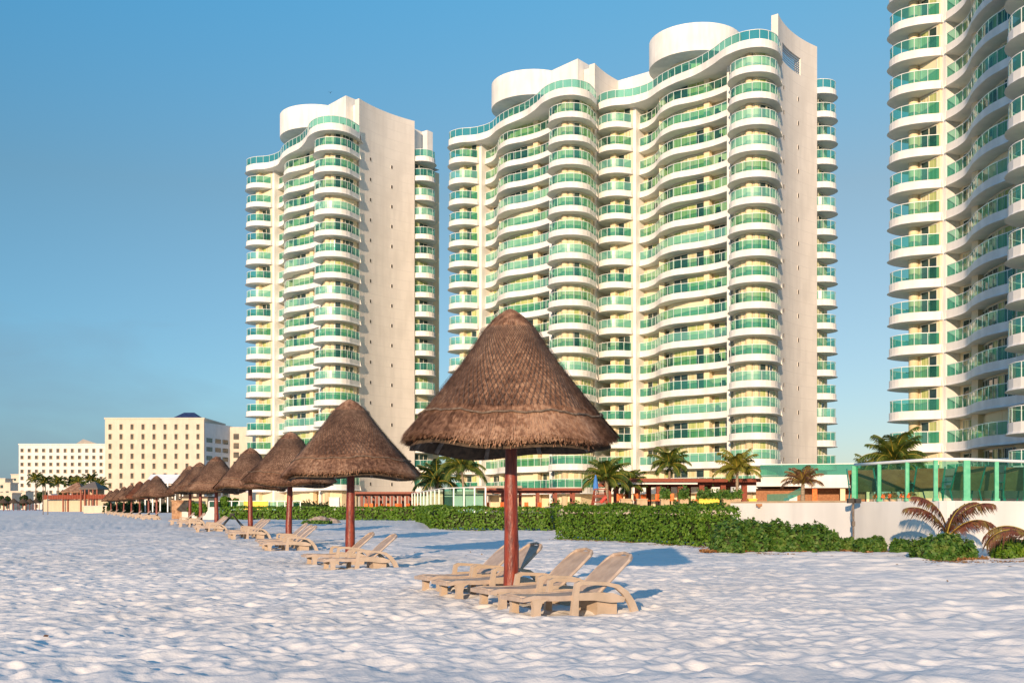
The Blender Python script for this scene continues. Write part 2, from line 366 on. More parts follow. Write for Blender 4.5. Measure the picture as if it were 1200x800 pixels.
def sand_sheet():
    s_in = np.arange(-.62, .6201, .0019)
    s_l = -np.geomspace(.63, 8, 45)[::-1]; s = np.concatenate([s_l, s_in, -s_l[::-1]])
    ys = [3.0]
    while ys[-1] < 9: ys.append(ys[-1]*1.008)
    while ys[-1] < 60: ys.append(ys[-1] + max(.022, .00021*ys[-1]**1.75))
    while ys[-1] < 6500: ys.append(ys[-1]*1.05)
    ys = np.array([-60,-20,-6,0.5] + ys)
    w_ = np.maximum(np.abs(ys), 6.0) 
    Xg = w_[:,None]*s[None,:]; Yg = np.repeat(ys[:,None], len(s), 1)
    Z = ground(Xg, Yg) + sand_relief(Xg, Yg)*np.where(Yg < 400, 1, 0)
    # keep sand below terraces
    nr, nc = Xg.shape; nv = nr*nc
    co = np.stack([Xg, Yg, Z], -1).reshape(-1,3).astype(np.float32)
    idx = np.arange(nv).reshape(nr,nc)
    q = np.stack([idx[:-1,:-1], idx[:-1,1:], idx[1:,1:], idx[1:,:-1]], -1).reshape(-1,4)
    me = bpy.data.meshes.new('sand'); me.vertices.add(nv); me.vertices.foreach_set('co', co.ravel())
    me.loops.add(q.size); me.loops.foreach_set('vertex_index', q.ravel().astype(np.int32))
    me.polygons.add(len(q)); me.polygons.foreach_set('loop_start', np.arange(0, q.size, 4, dtype=np.int32))
    me.polygons.foreach_set('use_smooth', np.ones(len(q), bool)); me.update(calc_edges=True); me.validate()
    print('sand verts', nv)
    m, nt, b = newmat('white_sand'); L = nt.links
    tc = N(nt,'ShaderNodeTexCoord'); n1 = N(nt,'ShaderNodeTexNoise'); n1.inputs['Scale'].default_value = .35; n1.inputs['Detail'].default_value = 8; L.new(tc.outputs['Object'], n1.inputs[0])
    cr = N(nt,'ShaderNodeValToRGB'); cr.color_ramp.elements[0].position=.35; cr.color_ramp.elements[1].position=.65
    cr.color_ramp.elements[0].color=(.70,.655,.61,1); cr.color_ramp.elements[1].color=(.78,.735,.69,1)
    L.new(n1.outputs['Fac'], cr.inputs[0]); L.new(cr.outputs[0], b.inputs['Base Color'])
    b.inputs['Roughness'].default_value=.9; b.inputs['Specular IOR Level'].default_value=.1
    n2 = N(nt,'ShaderNodeTexNoise'); n2.inputs['Scale'].default_value=28; n2.inputs['Detail'].default_value=4; L.new(tc.outputs['Object'], n2.inputs[0])
    bp = N(nt,'ShaderNodeBump'); bp.inputs['Strength'].default_value=.35; bp.inputs['Distance'].default_value=.02; L.new(n2.outputs['Fac'], bp.inputs['Height']); L.new(bp.outputs[0], b.inputs['Normal'])
    me.materials.append(m)
    o = link('sand', me); struct(o); return o
sand_sheet()

# terrace (podium) behind hedges and wall
front = [(-34,175),(-27.5,104),(-27,103),(-7.0,101),(-5.0,86),(-2.6,62),(2.3,60),(3.6,48.5),(8.2,39.0),(10.9,34.0),(12.15,29.7),(14.9,31.5),(30,36),(120,60)]
mb = MB(); mb.prism(front + [(120,320),(-50,320)], -.4, 1.0)
struct(mb.build('terrace', TERR))

# ------------------------------------------------------------------ towers
H = 3.3
BULGE = [(4.75,2.6)] + [(1.55+3.1*math.sin(math.radians(a)), 4.0+3.1*math.cos(math.radians(a))) for a in range(95,-116,-15)] + [(-.9,1.4),(-.55,.35)]
BAY = smooth_line([(22.3,-1.9),(20.6,-1.6),(18.8,-.5),(17.5,.8),(16.1,2.0),(13.7,2.95),(11,2.6),(8,2.65),(5.55,3.3)], 4)
COL = smooth_line([(28.0,-4.2),(28.4,-2.4),(28.3,-.3),(27.3,1.2),(25.6,1.7),(24,1.0),(22.9,-.7)], 4)
REAR = [(1.7,-13.0)] + [(.9+2.5*-math.cos(math.radians(a)), -15.4+2.35*math.sin(math.radians(a))) for a in range(75,-91,-15)] + [(2.2,-17.9)]
ROOF = smooth_line([(28.2,-4.5),(28.4,-2.4),(28.3,-.3),(27.2,1.3),(24.9,1.5),(22.4,.4),(19.4,.5),(16.5,2.0),(13.6,3.0),(10,3.7),(6.8,5.1),(4.2,6.6),(1.6,7.15),(-.6,6.3),(-1.5,4.2),(-1.2,2.2),(-.6,.35)], 4)
def slab_mesh(mb, line, back, top=-1.22, bot=-2.12, bevel=True):
    """balcony slab: curved fascia with rounded lower lip, outline line + back"""
    # fascia rings: slightly tucked-in bottom lip
    prof = [(0,top),(0.0,bot+.22),(-.07,bot+.09),(-.22,bot)]
    n = len(line); rows = []
    for off, z in prof:
        L2 = offset_line(line, SGN*off) if off else line
        rows.append([(p[0],p[1],z) for p in L2])
    for r in range(len(rows)-1):
        for i in range(n-1):
            mb.add([rows[r][i],rows[r][i+1],rows[r+1][i+1],rows[r+1][i]], [(0,1,2,3)], 0)
    # top and underside
    bt = [rows[-1][i] for i in range(n)] + [(p[0],p[1],bot) for p in back]
    tp = [rows[0][i] for i in range(n)] + [(p[0],p[1],top) for p in back]
    mb.add(tp, [tuple(range(len(tp)))], 0); mb.add(bt, [tuple(reversed(range(len(bt))))], 1)
    # ends
    for i in (0, n-1):
        b0 = back[-1] if i == 0 else back[0]
        mb.add([rows[0][i],(b0[0],b0[1],top),(b0[0],b0[1],bot),rows[-1][i]], [(0,1,2,3)], 0)
SGN = -1
def rail_mesh(line, seed):
    r = random.Random(seed); mb = MB()
    Lg = resample(offset_line(line, -.10), 1.25)
    fine = resample(offset_line(line, -.10), .42)
    z0, z1 = -1.20, -.06
    # glass, subdivided; whole line glass
    mb.ribbon(fine, z0+.05, z1, 0)
    pts = [(p[0],p[1],-.03) for p in fine]
    for i in range(len(pts)-1): mb.bar(pts[i], pts[i+1], .07, .06, 1)
    for p in Lg: mb.box((p[0]-.022,p[1]-.022,z0),(p[0]+.022,p[1]+.022,z1), 1)
    return mb
def window_mesh(line, z0, z1, style, seed, step=1.15, off=.05):
    """glazing along a wall line. style: 0 dark with curtains, 1 curtained, 2 shuttered, 3 mixed"""
    r = random.Random(seed); mb = MB(); L = resample(offset_line(line, off), step)
    Lf = offset_line(L, .03)
    for i in range(len(L)-1):
        a, b = L[i], L[i+1]; q = r.random()
        if style == 2: m = 3
        elif style == 1: m = 1 if q < .7 else (2 if q < .9 else 0)
        elif style == 0: m = 0 if q < .62 else (1 if q < .9 else 2)
        else: m = 0 if q < .4 else (1 if q < .65 else 2)
        mb.add([(a[0],a[1],z0),(b[0],b[1],z0),(b[0],b[1],z1),(a[0],a[1],z1)], [(0,1,2,3)], m)
    if style != 2:
        for p in Lf: mb.box((p[0]-.035,p[1]-.035,z0),(p[0]+.035,p[1]+.035,z1), 4)
        for i in range(len(Lf)-1):
            mb.bar((*Lf[i],z1), (*Lf[i+1],z1), .08, .08, 4); mb.bar((*Lf[i],z0), (*Lf[i+1],z0), .08, .06, 4)
            if r.random() < .0: pass
    else:
        for p in (Lf[0], Lf[-1]): mb.box((p[0]-.05,p[1]-.05,z0),(p[0]+.05,p[1]+.05,z1), 4)
    return mb
WM = [WGLASS, CURT, CURT2, SHUT, FRAME]
FRONTLINE = [(28,-21),(26,-14),(26.2,-.6),(22.9,-.9),(22.6,-3.4),(19.6,-2.7),(17.6,-1.0),(15.2,.7),(12.6,1.3),(9.7,1.2),(9.55,.5),(5.2,.9),(5.0,2.9),(4.1,4.3),(2.6,5.3),(0.6,5.3),(-.3,4.0),(-.2,.8),(0.35,.1),(0.45,-.1),(1.85,-12.3),(1.85,-12.95),(.6,-12.95),(.6,-17.8),(1.85,-18),(1.85,-21)]
def share(o, loc, parent, data=None):
    c = bpy.data.objects.new(o.name.split('.')[0], data or o.data); C.objects.link(c); c.parent = parent; c.location = loc
    return c
def tower_module(root, ox, oy, lift, top, seed, bulge=BULGE, bay=BAY, roof=ROOF, rear=True, endwall=True, hole=False, block=True, backwall=False, body=FRONTLINE, extra=None, levels=range(0,17), bcol=(1.5,5.3), bwin=True, blocktop=67.3, rearwall=False):
    r = random.Random(seed)
    def S(L): return [(p[0]+ox, p[1]+oy) for p in L]
    zR = lambda k: 5.54 + lift + H*k
    zroof = zR(17)-1.3
    # walls
    mb = MB(); mb.prism(S(body), .6, zroof-.6); mb.build('wall', CREAM, root)
    for (t0,t1,w0,w1) in ((22.35,22.95,-4.7,-1.0),(5.0,5.5,-1.9,3.65)):
        mb = MB(); mb.box((t0+ox,w0+oy,.6),(t1+ox,w1+oy,zroof-.5)); mb.build('fin_wall', WHITE, root)
    mb = MB()
    mb.tube([(bcol[0]+ox,bcol[1]+oy,.6),(bcol[0]+ox,bcol[1]+oy,zroof-.5)], .5, 14); mb.build('column', CREAM, root, True)
    for (ct,cw) in ((9.5,1.45),(25.6,-.2),(17.5,-.3)):
        mb = MB(); mb.box((ct-.42+ox,cw-.5+oy,.6),(ct+.42+ox,cw+.3+oy,zroof-.5)); mb.build('column', CREAM, root)
    # balconies (shared meshes, one object a storey)
    kinds = [('round_balcony', bulge, [(.2,.2),(2,3),(4.6,2.2)]), ('wavy_balcony', bay, [(5.4,.2),(9.5,0),(13,.6),(17,-1.2),(19.6,-3.2),(22.5,-3.8)]), ('side_balcony', COL, [(23.0,-2.4),(26.0,-2.4),(26.2,-4.4)])]
    if rear: kinds.append(('side_balcony', REAR, [(3,-17.9),(3,-13)]))
    for ki, (nm, line, back) in enumerate(kinds):
        # line runs from large t to small t for front lines
        ln = S(line); bk = S(back)
        mb = MB(); slab_mesh(mb, ln, bk); me = None
        rl = [rail_mesh(ln, seed*7+q) for q in range(3)]
        first = None; rails = []
        for k in (list(levels) + ([17] if ki == 3 else [])):
            if first is None:
                o = mb.build(nm, [WHITE, SOFF], root, False); first = o; o.location.z = zR(k)
            else: o = share(first, (0,0,zR(k) + (.02 if k == 17 else 0)), root)
            v = r.choices((0,1,2),(4,3,3))[0]
            if len(rails) < 2 and k == list(levels)[0]:
                a = rl[0].build('glass_railing', [GRAIL, RAILW], o); b_ = rl[1].build('glass_railing', [GRAIL2, RAILW], None); c_ = rl[2].build('glass_railing', [GRAIL3, RAILW], None)
                rails = [a, b_.data, c_.data]; bpy.data.objects.remove(b_); bpy.data.objects.remove(c_)
            else: share(rails[0], (0,0,0), o, rails[v] if v else rails[0].data)
    # windows
    wl = {'bay': ([(17.1,-.65),(15.2,.7),(12.6,1.3),(10.0,1.22)], 'window'), 'bay2': ([(8.9,.55),(5.5,.87)], 'sliding_door'), 'bay3': ([(21.6,-3.2),(19.6,-2.7),(18.2,-1.5)], 'window'),
          'bulge': ([(4.9,3.05),(4.1,4.3),(2.6,5.3),(2.1,5.3)], 'sliding_door'), 'bulge2': ([(.9,5.3),(.6,5.3),(-.3,4.0),(-.25,1.6)], 'side_window'), 'col': ([(25.1,-.7),(23.2,-.88)], 'side_window'), 'rear': ([(.6,-13.4),(.6,-16.6)], 'rear_window')}
    for key, (line, nm) in wl.items():
        if key == 'rear' and not rear: continue
        if key.startswith('bulge') and not bwin: continue
        var = []
        for q in range(5):
            st = (0,1,2,3,0)[q]
            m_ = window_mesh(S(line), -1.18, 1.0, st, seed*31+q+len(key), .95 if key != 'bay' else 1.2)
            o = m_.build(nm, WM, None); var.append(o.data); bpy.data.objects.remove(o)
        for k in levels:
            q = r.choices(range(5), (3,4,1.5,3,2))[0]
            c = bpy.data.objects.new(nm, var[q]); C.objects.link(c); c.parent = root; c.location = (0,0,zR(k))
    # roof slab + its railing
    back = S([(1.25,-2.5),(1.3,-6.5),(1.2,-12),(2.0,-21.3),(28.2,-21.3)])
    mb = MB(); slab_mesh(mb, S(roof), back, -1.22, -2.35); o = mb.build('roof_slab', [WHITE, SOFF], root); o.location.z = zR(17)
    rail_mesh(S(roof), seed).build('glass_railing', [GRAIL, RAILW], o)
    # end wall, concave in plan
    if endwall:
        mb = MB(); NS = 16; Ls = 12.8
        bow = lambda s: .8*4*(s/Ls)*(1-s/Ls)
        zt = top
        out = [(bow(Ls*i/NS)+ox, -Ls*i/NS+oy) for i in range(NS+1)]; inn = [(p[0]+.95, p[1]) for p in out]
        def seg(i0, i1, z0, z1):
            mb.prism(out[i0:i1+1] + inn[i0:i1+1][::-1], z0, z1)
        if hole:
            z0h, z1h = 60.85+lift, 63.2+lift
            seg(0,NS,.6,z0h); seg(0,3,z0h,zt); seg(11,NS,z0h,zt); seg(3,11,z1h,zt)
        else: seg(0,NS,.6,zt)
        ew = mb.build('end_wall', WHITEG, root)
        if hole:
            for j in range(7):
                z = z0h + .18 + j*.33; sm = MB()
                for i in range(3,11):
                    a, b = out[i], out[i+1]; sm.bar((a[0]+.22,a[1],z),(b[0]+.22,b[1],z), .06, .17, 0)
                sm.build('louvre', LOUV, ew)
        for k in range(0,17):
            for s in (3.0, 8.1):
                v = MB(); b0 = bow(s)+ox; z = zR(k)-.95; e = .018
                v.box((b0-e,-s+oy-.19,z-.27),(b0+.15,-s+oy+.19,z+.27),0)
                for (ya,yb,za,zb) in ((-.23,-.19,-.31,.31),(.19,.23,-.31,.31),(-.19,.19,.27,.31),(-.19,.19,-.31,-.27)):
                    v.box((b0-.04,-s+oy+ya,z+za),(b0+.1,-s+oy+yb,z+zb),1)
                v.build('vent_window', [DARKV, WHITEG], ew)
    # drum penthouse
    zb = zroof + .1
    cx, cy = 14.5+ox, -4.2+oy
    mb = MB(); 
    ring = lambda rr, n=48: [(cx+rr*math.cos(2*math.pi*i/n), cy+rr*math.sin(2*math.pi*i/n)) for i in range(n)]
    mb.prism(ring(6.5), zb+3.3, zb+7.1); pent = mb.build('drum_roof', [WHITE], root)
    mb = MB(); mb.prism(ring(3.6), zb, zb+3.4); pw = mb.build('penthouse_wall', [CREAM], root)
    arc = [(cx+3.62*math.cos(math.radians(a)), cy+3.62*math.sin(math.radians(a))) for a in range(10,171,8)]
    window_mesh(arc, zb+.1, zb+2.7, 0, seed+3, 1.3, .05).build('window', WM, pw)
    if block:
        mb = MB(); mb.prism(S([(2.8,.3),(9.5,-1.0),(9.5,-9),(2.8,-9)]), zb, blocktop+lift); mb.prism(S([(1.2,-1.2),(2.75,-1.2),(2.75,-9),(1.2,-9)]), zb, blocktop-1.2+lift); bl = mb.build('penthouse_block', WHITE, root)
        window_mesh(S([(8.9,-.88),(3.2,.22)]), zb+.1, zb+2.5, 0, seed+4, 1.1, .05).build('window', WM, bl)
        window_mesh(S([(2.55,-1.2),(1.4,-1.2)]), zb+.1, zb+2.5, 0, seed+5, 1.1, .05).build('window', WM, bl)
    if backwall:
        mb = MB(); mb.box((17+ox,-7+oy,zb),(29.5+ox,-5.5+oy,66)); mb.build('penthouse_wall', WHITE, root)
    if rearwall:
        mb = MB(); mb.prism(S([(1.86,-12.9),(1.86,-18),(4,-18),(4,-12.9)]), zb-1, 65.9+lift); mb.prism(S([(.6,-16.6),(.6,-18),(1.84,-18),(1.84,-16.6)]), .6, 65.9+lift); mb.build('stair_wall', WHITE, root)
        mb = MB(); mb.prism(S([(1.7,-13.0)] + [(.95-2.4*math.cos(math.radians(a)), -15.4+2.3*math.sin(math.radians(a))) for a in range(75,-91,-15)] + [(2.2,-17.8)]), .6, zR(0)-2.3); mb.build('base_wall', WHITE, root)
    if extra: extra(root, zR, S)
UX, UY = .78, -.62; VX, VY = .62, .78
RZ = math.atan2(-UY, -UX)
mid = empty('condominium_tower', (34.8,139.5,0), RZ, 'widest white tower in the centre, two stepped wings of wavy green-glass balconies', 'tower', 'white condominium towers')
tower_module(mid, 0, 0, 0, 66.0, 3, hole=True, block=False, backwall=True)
tower_module(mid, 27.5, 2.0, 0, 66.0, 4, rear=False)
lft = empty('condominium_tower', (-24.5,171.0,0), RZ, 'slimmer white tower left of the widest one, blank side wall with small square vents', 'tower', 'white condominium towers')
tower_module(lft, 0, 0, .75, 67.0, 9, rearwall=True)
# right tower, turned towards the beach, cut by the picture edge
ux, uy = .326, -.945; RZ2 = math.atan2(-uy, -ux)
rgt = empty('condominium_tower', (50.1,85.05,0), RZ2, 'white tower cut off by the right edge of the photo, bay balconies mostly in shade', 'tower', 'white condominium towers')
BC = (-1.15, 9.9)
BULG2 = [(2.4,7.6)] + [(BC[0]+3.3*math.sin(math.radians(a)), BC[1]+3.3*math.cos(math.radians(a))) for a in range(105,-116,-15)] + [(-4.2,6.4)]
BAY2 = smooth_line([(22.3,-.45),(20.5,-.3),(18.8,.2),(17.2,1.1),(15.4,2.2),(12.5,3.3),(9.5,3.6),(6.6,4.6),(3.9,6.4),(2.6,7.6)], 4)
COL2 = smooth_line([(28.6,-4.2),(28.9,-2.4),(28.7,.2),(27.6,2.2),(25.6,2.6),(24,1.5),(22.8,-.3)], 4)
ROOF2 = smooth_line([(28.6,-4.5),(28.9,-2.4),(28.7,.2),(27.5,2.2),(25,2.5),(22.4,.9),(19.4,.9),(16,2.2),(12.5,3.6),(9,4.6),(5.5,7.2),(3,10.6),(.4,13.1),(-2.6,13),(-4.6,11),(-4.6,8),(-4.2,6.4)], 4)
BODY2 = [(28,-21),(26,-14),(26.2,.2),(22.9,-.2),(22.6,-2.2),(19.6,-1.8),(17.6,-.6),(15.2,.8),(12.6,1.8),(9.7,2.2),(9.55,1.7),(6.4,2.6),(4.4,4.4),(2.2,6.0),(1.6,9.6),(-.2,11.2),(-2.6,10.8),(-3.6,6),(-3.6,-12),(1.85,-21)]
def right_tower():
    root = rgt; r = random.Random(21); lift = .26
    zR = lambda k: 5.54 + lift + H*k
    zroof = zR(17)-1.3
    mb = MB(); mb.prism(BODY2, .6, zroof-.6); mb.build('wall', CREAM, root)
    mb = MB(); mb.box((22.35,-4.7,.6),(22.9,-.45,zroof-.5)); mb.build('fin_wall', WHITE, root)
    for (ct,cw,rr) in ((-1.0,11.0,.5),(25.9,.5,.5)):
        mb = MB(); mb.tube([(ct,cw,.6),(ct,cw,zroof-.5)], rr, 14); mb.build('column', CREAM, root, True)
    for (ct,cw) in ((9.5,2.5),(17.5,.1),(6.3,3.1)):
        mb = MB(); mb.box((ct-.42,cw-.5,.6),(ct+.42,cw+.3,zroof-.5)); mb.build('column', CREAM, root)
    for nm, ln, bk in (('round_balcony', BULG2, [(-3.4,3),(2.4,3)]), ('wavy_balcony', BAY2, [(2.2,3),(9.5,-1),(13,-1),(17,-2.4),(22.6,-4)]), ('side_balcony', COL2, [(23.0,-2.4),(26.0,-2.4),(26.2,-4.4)])):
        mb = MB(); slab_mesh(mb, ln, bk); first = None; rails = None
        for k in range(0,17):
            if first is None: o = mb.build(nm, [WHITE, SOFF], root); first = o; o.location.z = zR(k)
            else: o = share(first, (0,0,zR(k)), root)
            if rails is None:
                a = rail_mesh(ln, 5).build('glass_railing', [GRAIL, RAILW], o); rails = a
                b_ = rail_mesh(ln, 6).build('glass_railing', [GRAIL3, RAILW], None); dk = b_.data; bpy.data.objects.remove(b_)
            else: share(rails, (0,0,0), o, dk if r.random() < .45 else None)
    for line, nm in (([(17.3,-.4),(15.2,.8),(12.6,1.8),(9.9,2.17)],'window'), ([(9.2,1.85),(6.6,2.52)],'sliding_door'), ([(21.6,-2.05),(19.6,-1.8),(18.0,-.85)],'window'), ([(6.2,2.8),(4.4,4.4),(2.4,5.85)],'side_window'), ([(25.2,.09),(23.2,-.17)],'side_window'), ([(1.6,9.6),(-.2,11.2),(-2.4,10.85)],'sliding_door')):
        var = []
        for q in range(5):
            o = window_mesh(line, -1.18, 1.0, (0,1,2,3,0)[q], 77+q, 1.1).build(nm, WM, None); var.append(o.data); bpy.data.objects.remove(o)
        for k in range(0,17):
            c = bpy.data.objects.new(nm, var[r.choices(range(5),(4,2,1.3,3,3))[0]]); C.objects.link(c); c.parent = root; c.location = (0,0,zR(k))
    mb = MB(); slab_mesh(mb, ROOF2, [(-3.6,-12),(2.0,-21.3),(28.2,-21.3)], -1.22, -2.35); o = mb.build('roof_slab', [WHITE, SOFF], root); o.location.z = zR(17)
    rail_mesh(ROOF2, 8).build('glass_railing', [GRAIL, RAILW], o)
    mb = MB(); mb.prism([(14.5+6.5*math.cos(2*math.pi*i/40), -4.2+6.5*math.sin(2*math.pi*i/40)) for i in range(40)], zroof, zroof+7); mb.build('drum_roof', WHITE, root)
    # beige canopy over the entrance
    L = smooth_line([(21.5,0.2),(20.6,2.6),(18,3.4),(14,4.6),(10,5.4),(6,6.2)], 4)
    mb = MB(); mb.prism(L + [(6,1.6),(20,-2.0)], 4.45, 5.1); mb.build('canopy', CANOPY, root)
right_tower()
# canopies at the foot of the mid tower
mb = MB(); mb.prism([(44+5.2*math.cos(2*math.pi*i/30), 4+3.4*math.sin(2*math.pi*i/30)) for i in range(30)], 4.3, 4.75); mb.build('canopy', CANOPY, mid)
mb = MB(); mb.prism([(14+6.2*math.cos(2*math.pi*i/30), 4+3.2*math.sin(2*math.pi*i/30)) for i in range(30)], 4.3, 4.75); mb.build('canopy', CANOPY, mid)

# ------------------------------------------------------------------ far hotels
def hotel(name, label, pxs, d, ytop, rows, cols, wall, winw, winh, side=None, z0=.5, wx=.8, toprow=False, rz=0.0, depth=16):
    """front facade facing the beach walk; windows recessed"""
    x0, x1 = (pxs[0]-600)/F*d, (pxs[1]-600)/F*d
    Wd = x1-x0; zt = zat(ytop, d)
    root = empty(name, (x0,d,0), rz, label, 'hotel')
    mb = MB(); mb.box((0,.4,z0-1),(Wd,depth,zt)); 
    # front skin as pierced grid
    ph = (zt-1.2-z0)/rows; pw = Wd/cols; 
    ww = pw*winw; wh = ph*winh
    zs = [z0-1]; 
    for r_ in range(rows): zc = z0+ph*(r_+.5); zs += [zc-wh/2, zc+wh/2]
    zs.append(zt)
    for j in range(0,len(zs)-1,2): mb.box((0,0,zs[j]),(Wd,.4-.002,zs[j+1]))
    for r_ in range(rows):
        xs = [0]
        for c_ in range(cols): xc = pw*(c_+.5); xs += [xc-ww/2, xc+ww/2]
        xs.append(Wd)
        for j in range(0,len(xs)-1,2): mb.box((xs[j],.001,zs[1+2*r_]),(xs[j+1],.398,zs[2+2*r_]))
    mb.box((-.25,-.25,zt+.002),(Wd+.25,depth+.25,zt+.6))
    mb.build('wall', wall, root)
    wm = MB(); wm.box((-ww/2,.30,-wh/2),(ww/2,.38,wh/2),0); wm.box((ww*.20,.26,-wh/2),(ww*.46,.298,wh/2),1); wm.box((-ww/2,.05,-wh/2),(ww/2,.09,-wh/2+wh*.10),1)
    f = None; n = 0
    for r_ in range(rows):
        for c_ in range(cols):
            loc = (pw*(c_+.5), 0, z0+ph*(r_+.5)); n += 1
            if n > 100: continue
            if f is None: f = wm.build('window', [HWIN, HREV], root); f.location = loc
            else: share(f, loc, root)
    if n > 100:
        st = MB(); n = 0
        for r_ in range(rows):
            for c_ in range(cols):
                n += 1
                if n <= 100: continue
                a = (pw*(c_+.5), z0+ph*(r_+.5))
                st.box((a[0]-ww/2,.25,a[1]-wh/2),(a[0]+ww/2,.36,a[1]+wh/2),0); st.box((a[0]+ww*.2,.2,a[1]-wh/2),(a[0]+ww/2,.3,a[1]+wh/2),1)
        struct(st.build('window', [HWIN, HREV], root), 'stuff')
    return root, Wd, zt
hA, WA, ztA = hotel('hotel', 'long low white hotel at far left with a dense grid of small windows', (22,123), 560, 521, 9, 12, HOTW, .52, .55)
mb = MB(); mb.add([(Wp,6,ztA+.6) for Wp in (27,)] + [(33,2,ztA+3.2),(40,6,ztA+.6),(33,14,ztA+.6)], [(0,2,1),(2,3,1),(3,0,1)]); mb.build('roof_peak', HOTW, hA)
hB, WB, ztB = hotel('hotel', 'tall cream hotel left of the towers with nine window columns and a small navy roof', (123,239), 410, 491, 9, 9, HOTC, .36, .62, depth=30)
# its shaded flank and rear block
mb = MB(); xr = WB + .02; mb.prism([(xr,1.0),(xr+5.1,18),(xr+5.1,40),(xr,40)], -.5, ztB-1.2); fl = mb.build('side_wing', HOTS, hB)
for r_ in range(8):
    for c_ in range(3):
        w_ = MB(); t = (.18,.52,.82)[c_]; a = Vector((xr,1.0,0)).lerp(Vector((xr+5.1,18,0)), t); dv = Vector((5.1,17,0)).normalized(); nv = Vector((.958,-.287,0)); z = 3.5+r_*3.45
        w_.bar(a - dv*2.0 + nv*.03 + Vector((0,0,z)), a + dv*2.0 + nv*.03 + Vector((0,0,z)), .12, 1.7); w_.build('window', WGLASS, fl)
mb = MB(); mb.box((WB+5.14,18.2,-.5),(WB+14.2,45,ztB-1.6)); rb = mb.build('rear_wing', HOTC, hB)
for r_ in range(8):
    w_ = MB(); w_.box((WB+6.6,18.1,3+r_*3.7),(WB+8.8,18.3,5.3+r_*3.7)); w_.build('window', HWIN, rb)
mb = MB(); rx, ry = WB*.74, 14; mb.add([(rx-6,ry-6,ztB+.61),(rx+6,ry-6,ztB+.61),(rx+6,ry+6,ztB+.61),(rx-6,ry+6,ztB+.61),(rx-2,ry,ztB+3.8),(rx+2,ry,ztB+3.8)], [(0,1,5,4),(1,2,5),(2,3,4,5),(3,0,4)]); mb.build('hip_roof', NAVY, hB)
# small far buildings at the left edge
for i, (a, b, yt, d, lab) in enumerate(((-2,6,561,520,'low pale house at the far left edge of the beach'),(5,12,566,500,'small stepped beige house beside the far left edge'),(13,22,556,640,'narrow beige block just left of the white hotel'),(12,30,576,470,'low cream pavilion in front of the white hotel corner'),(-6,14,578,430,'low yellowish beach house behind the thatched shelters'))):
    x0 = (a-600)/F*d; x1 = (b-600)/F*d; zt = zat(yt, d)
    r_ = empty('house', (x0,d,0), 0, lab, 'house')
    m_ = MB(); m_.box((0,0,0),(x1-x0,8,zt)); m_.box((-.3,-.3,zt+.002),(x1-x0+.3,8.3,zt+.4)); m_.build('wall', HOTC, r_)
    nr = max(1,int(zt/3.3)); nc = max(1,int((x1-x0)/3))
    for q in range(nr):
        for c_ in range(nc):
            m_ = MB(); xc = (x1-x0)*(c_+.5)/nc; m_.box((xc-.7,-.06,1.2+q*3.3),(xc+.7,.05,2.7+q*3.3)); m_.build('window', WGLASS, r_)

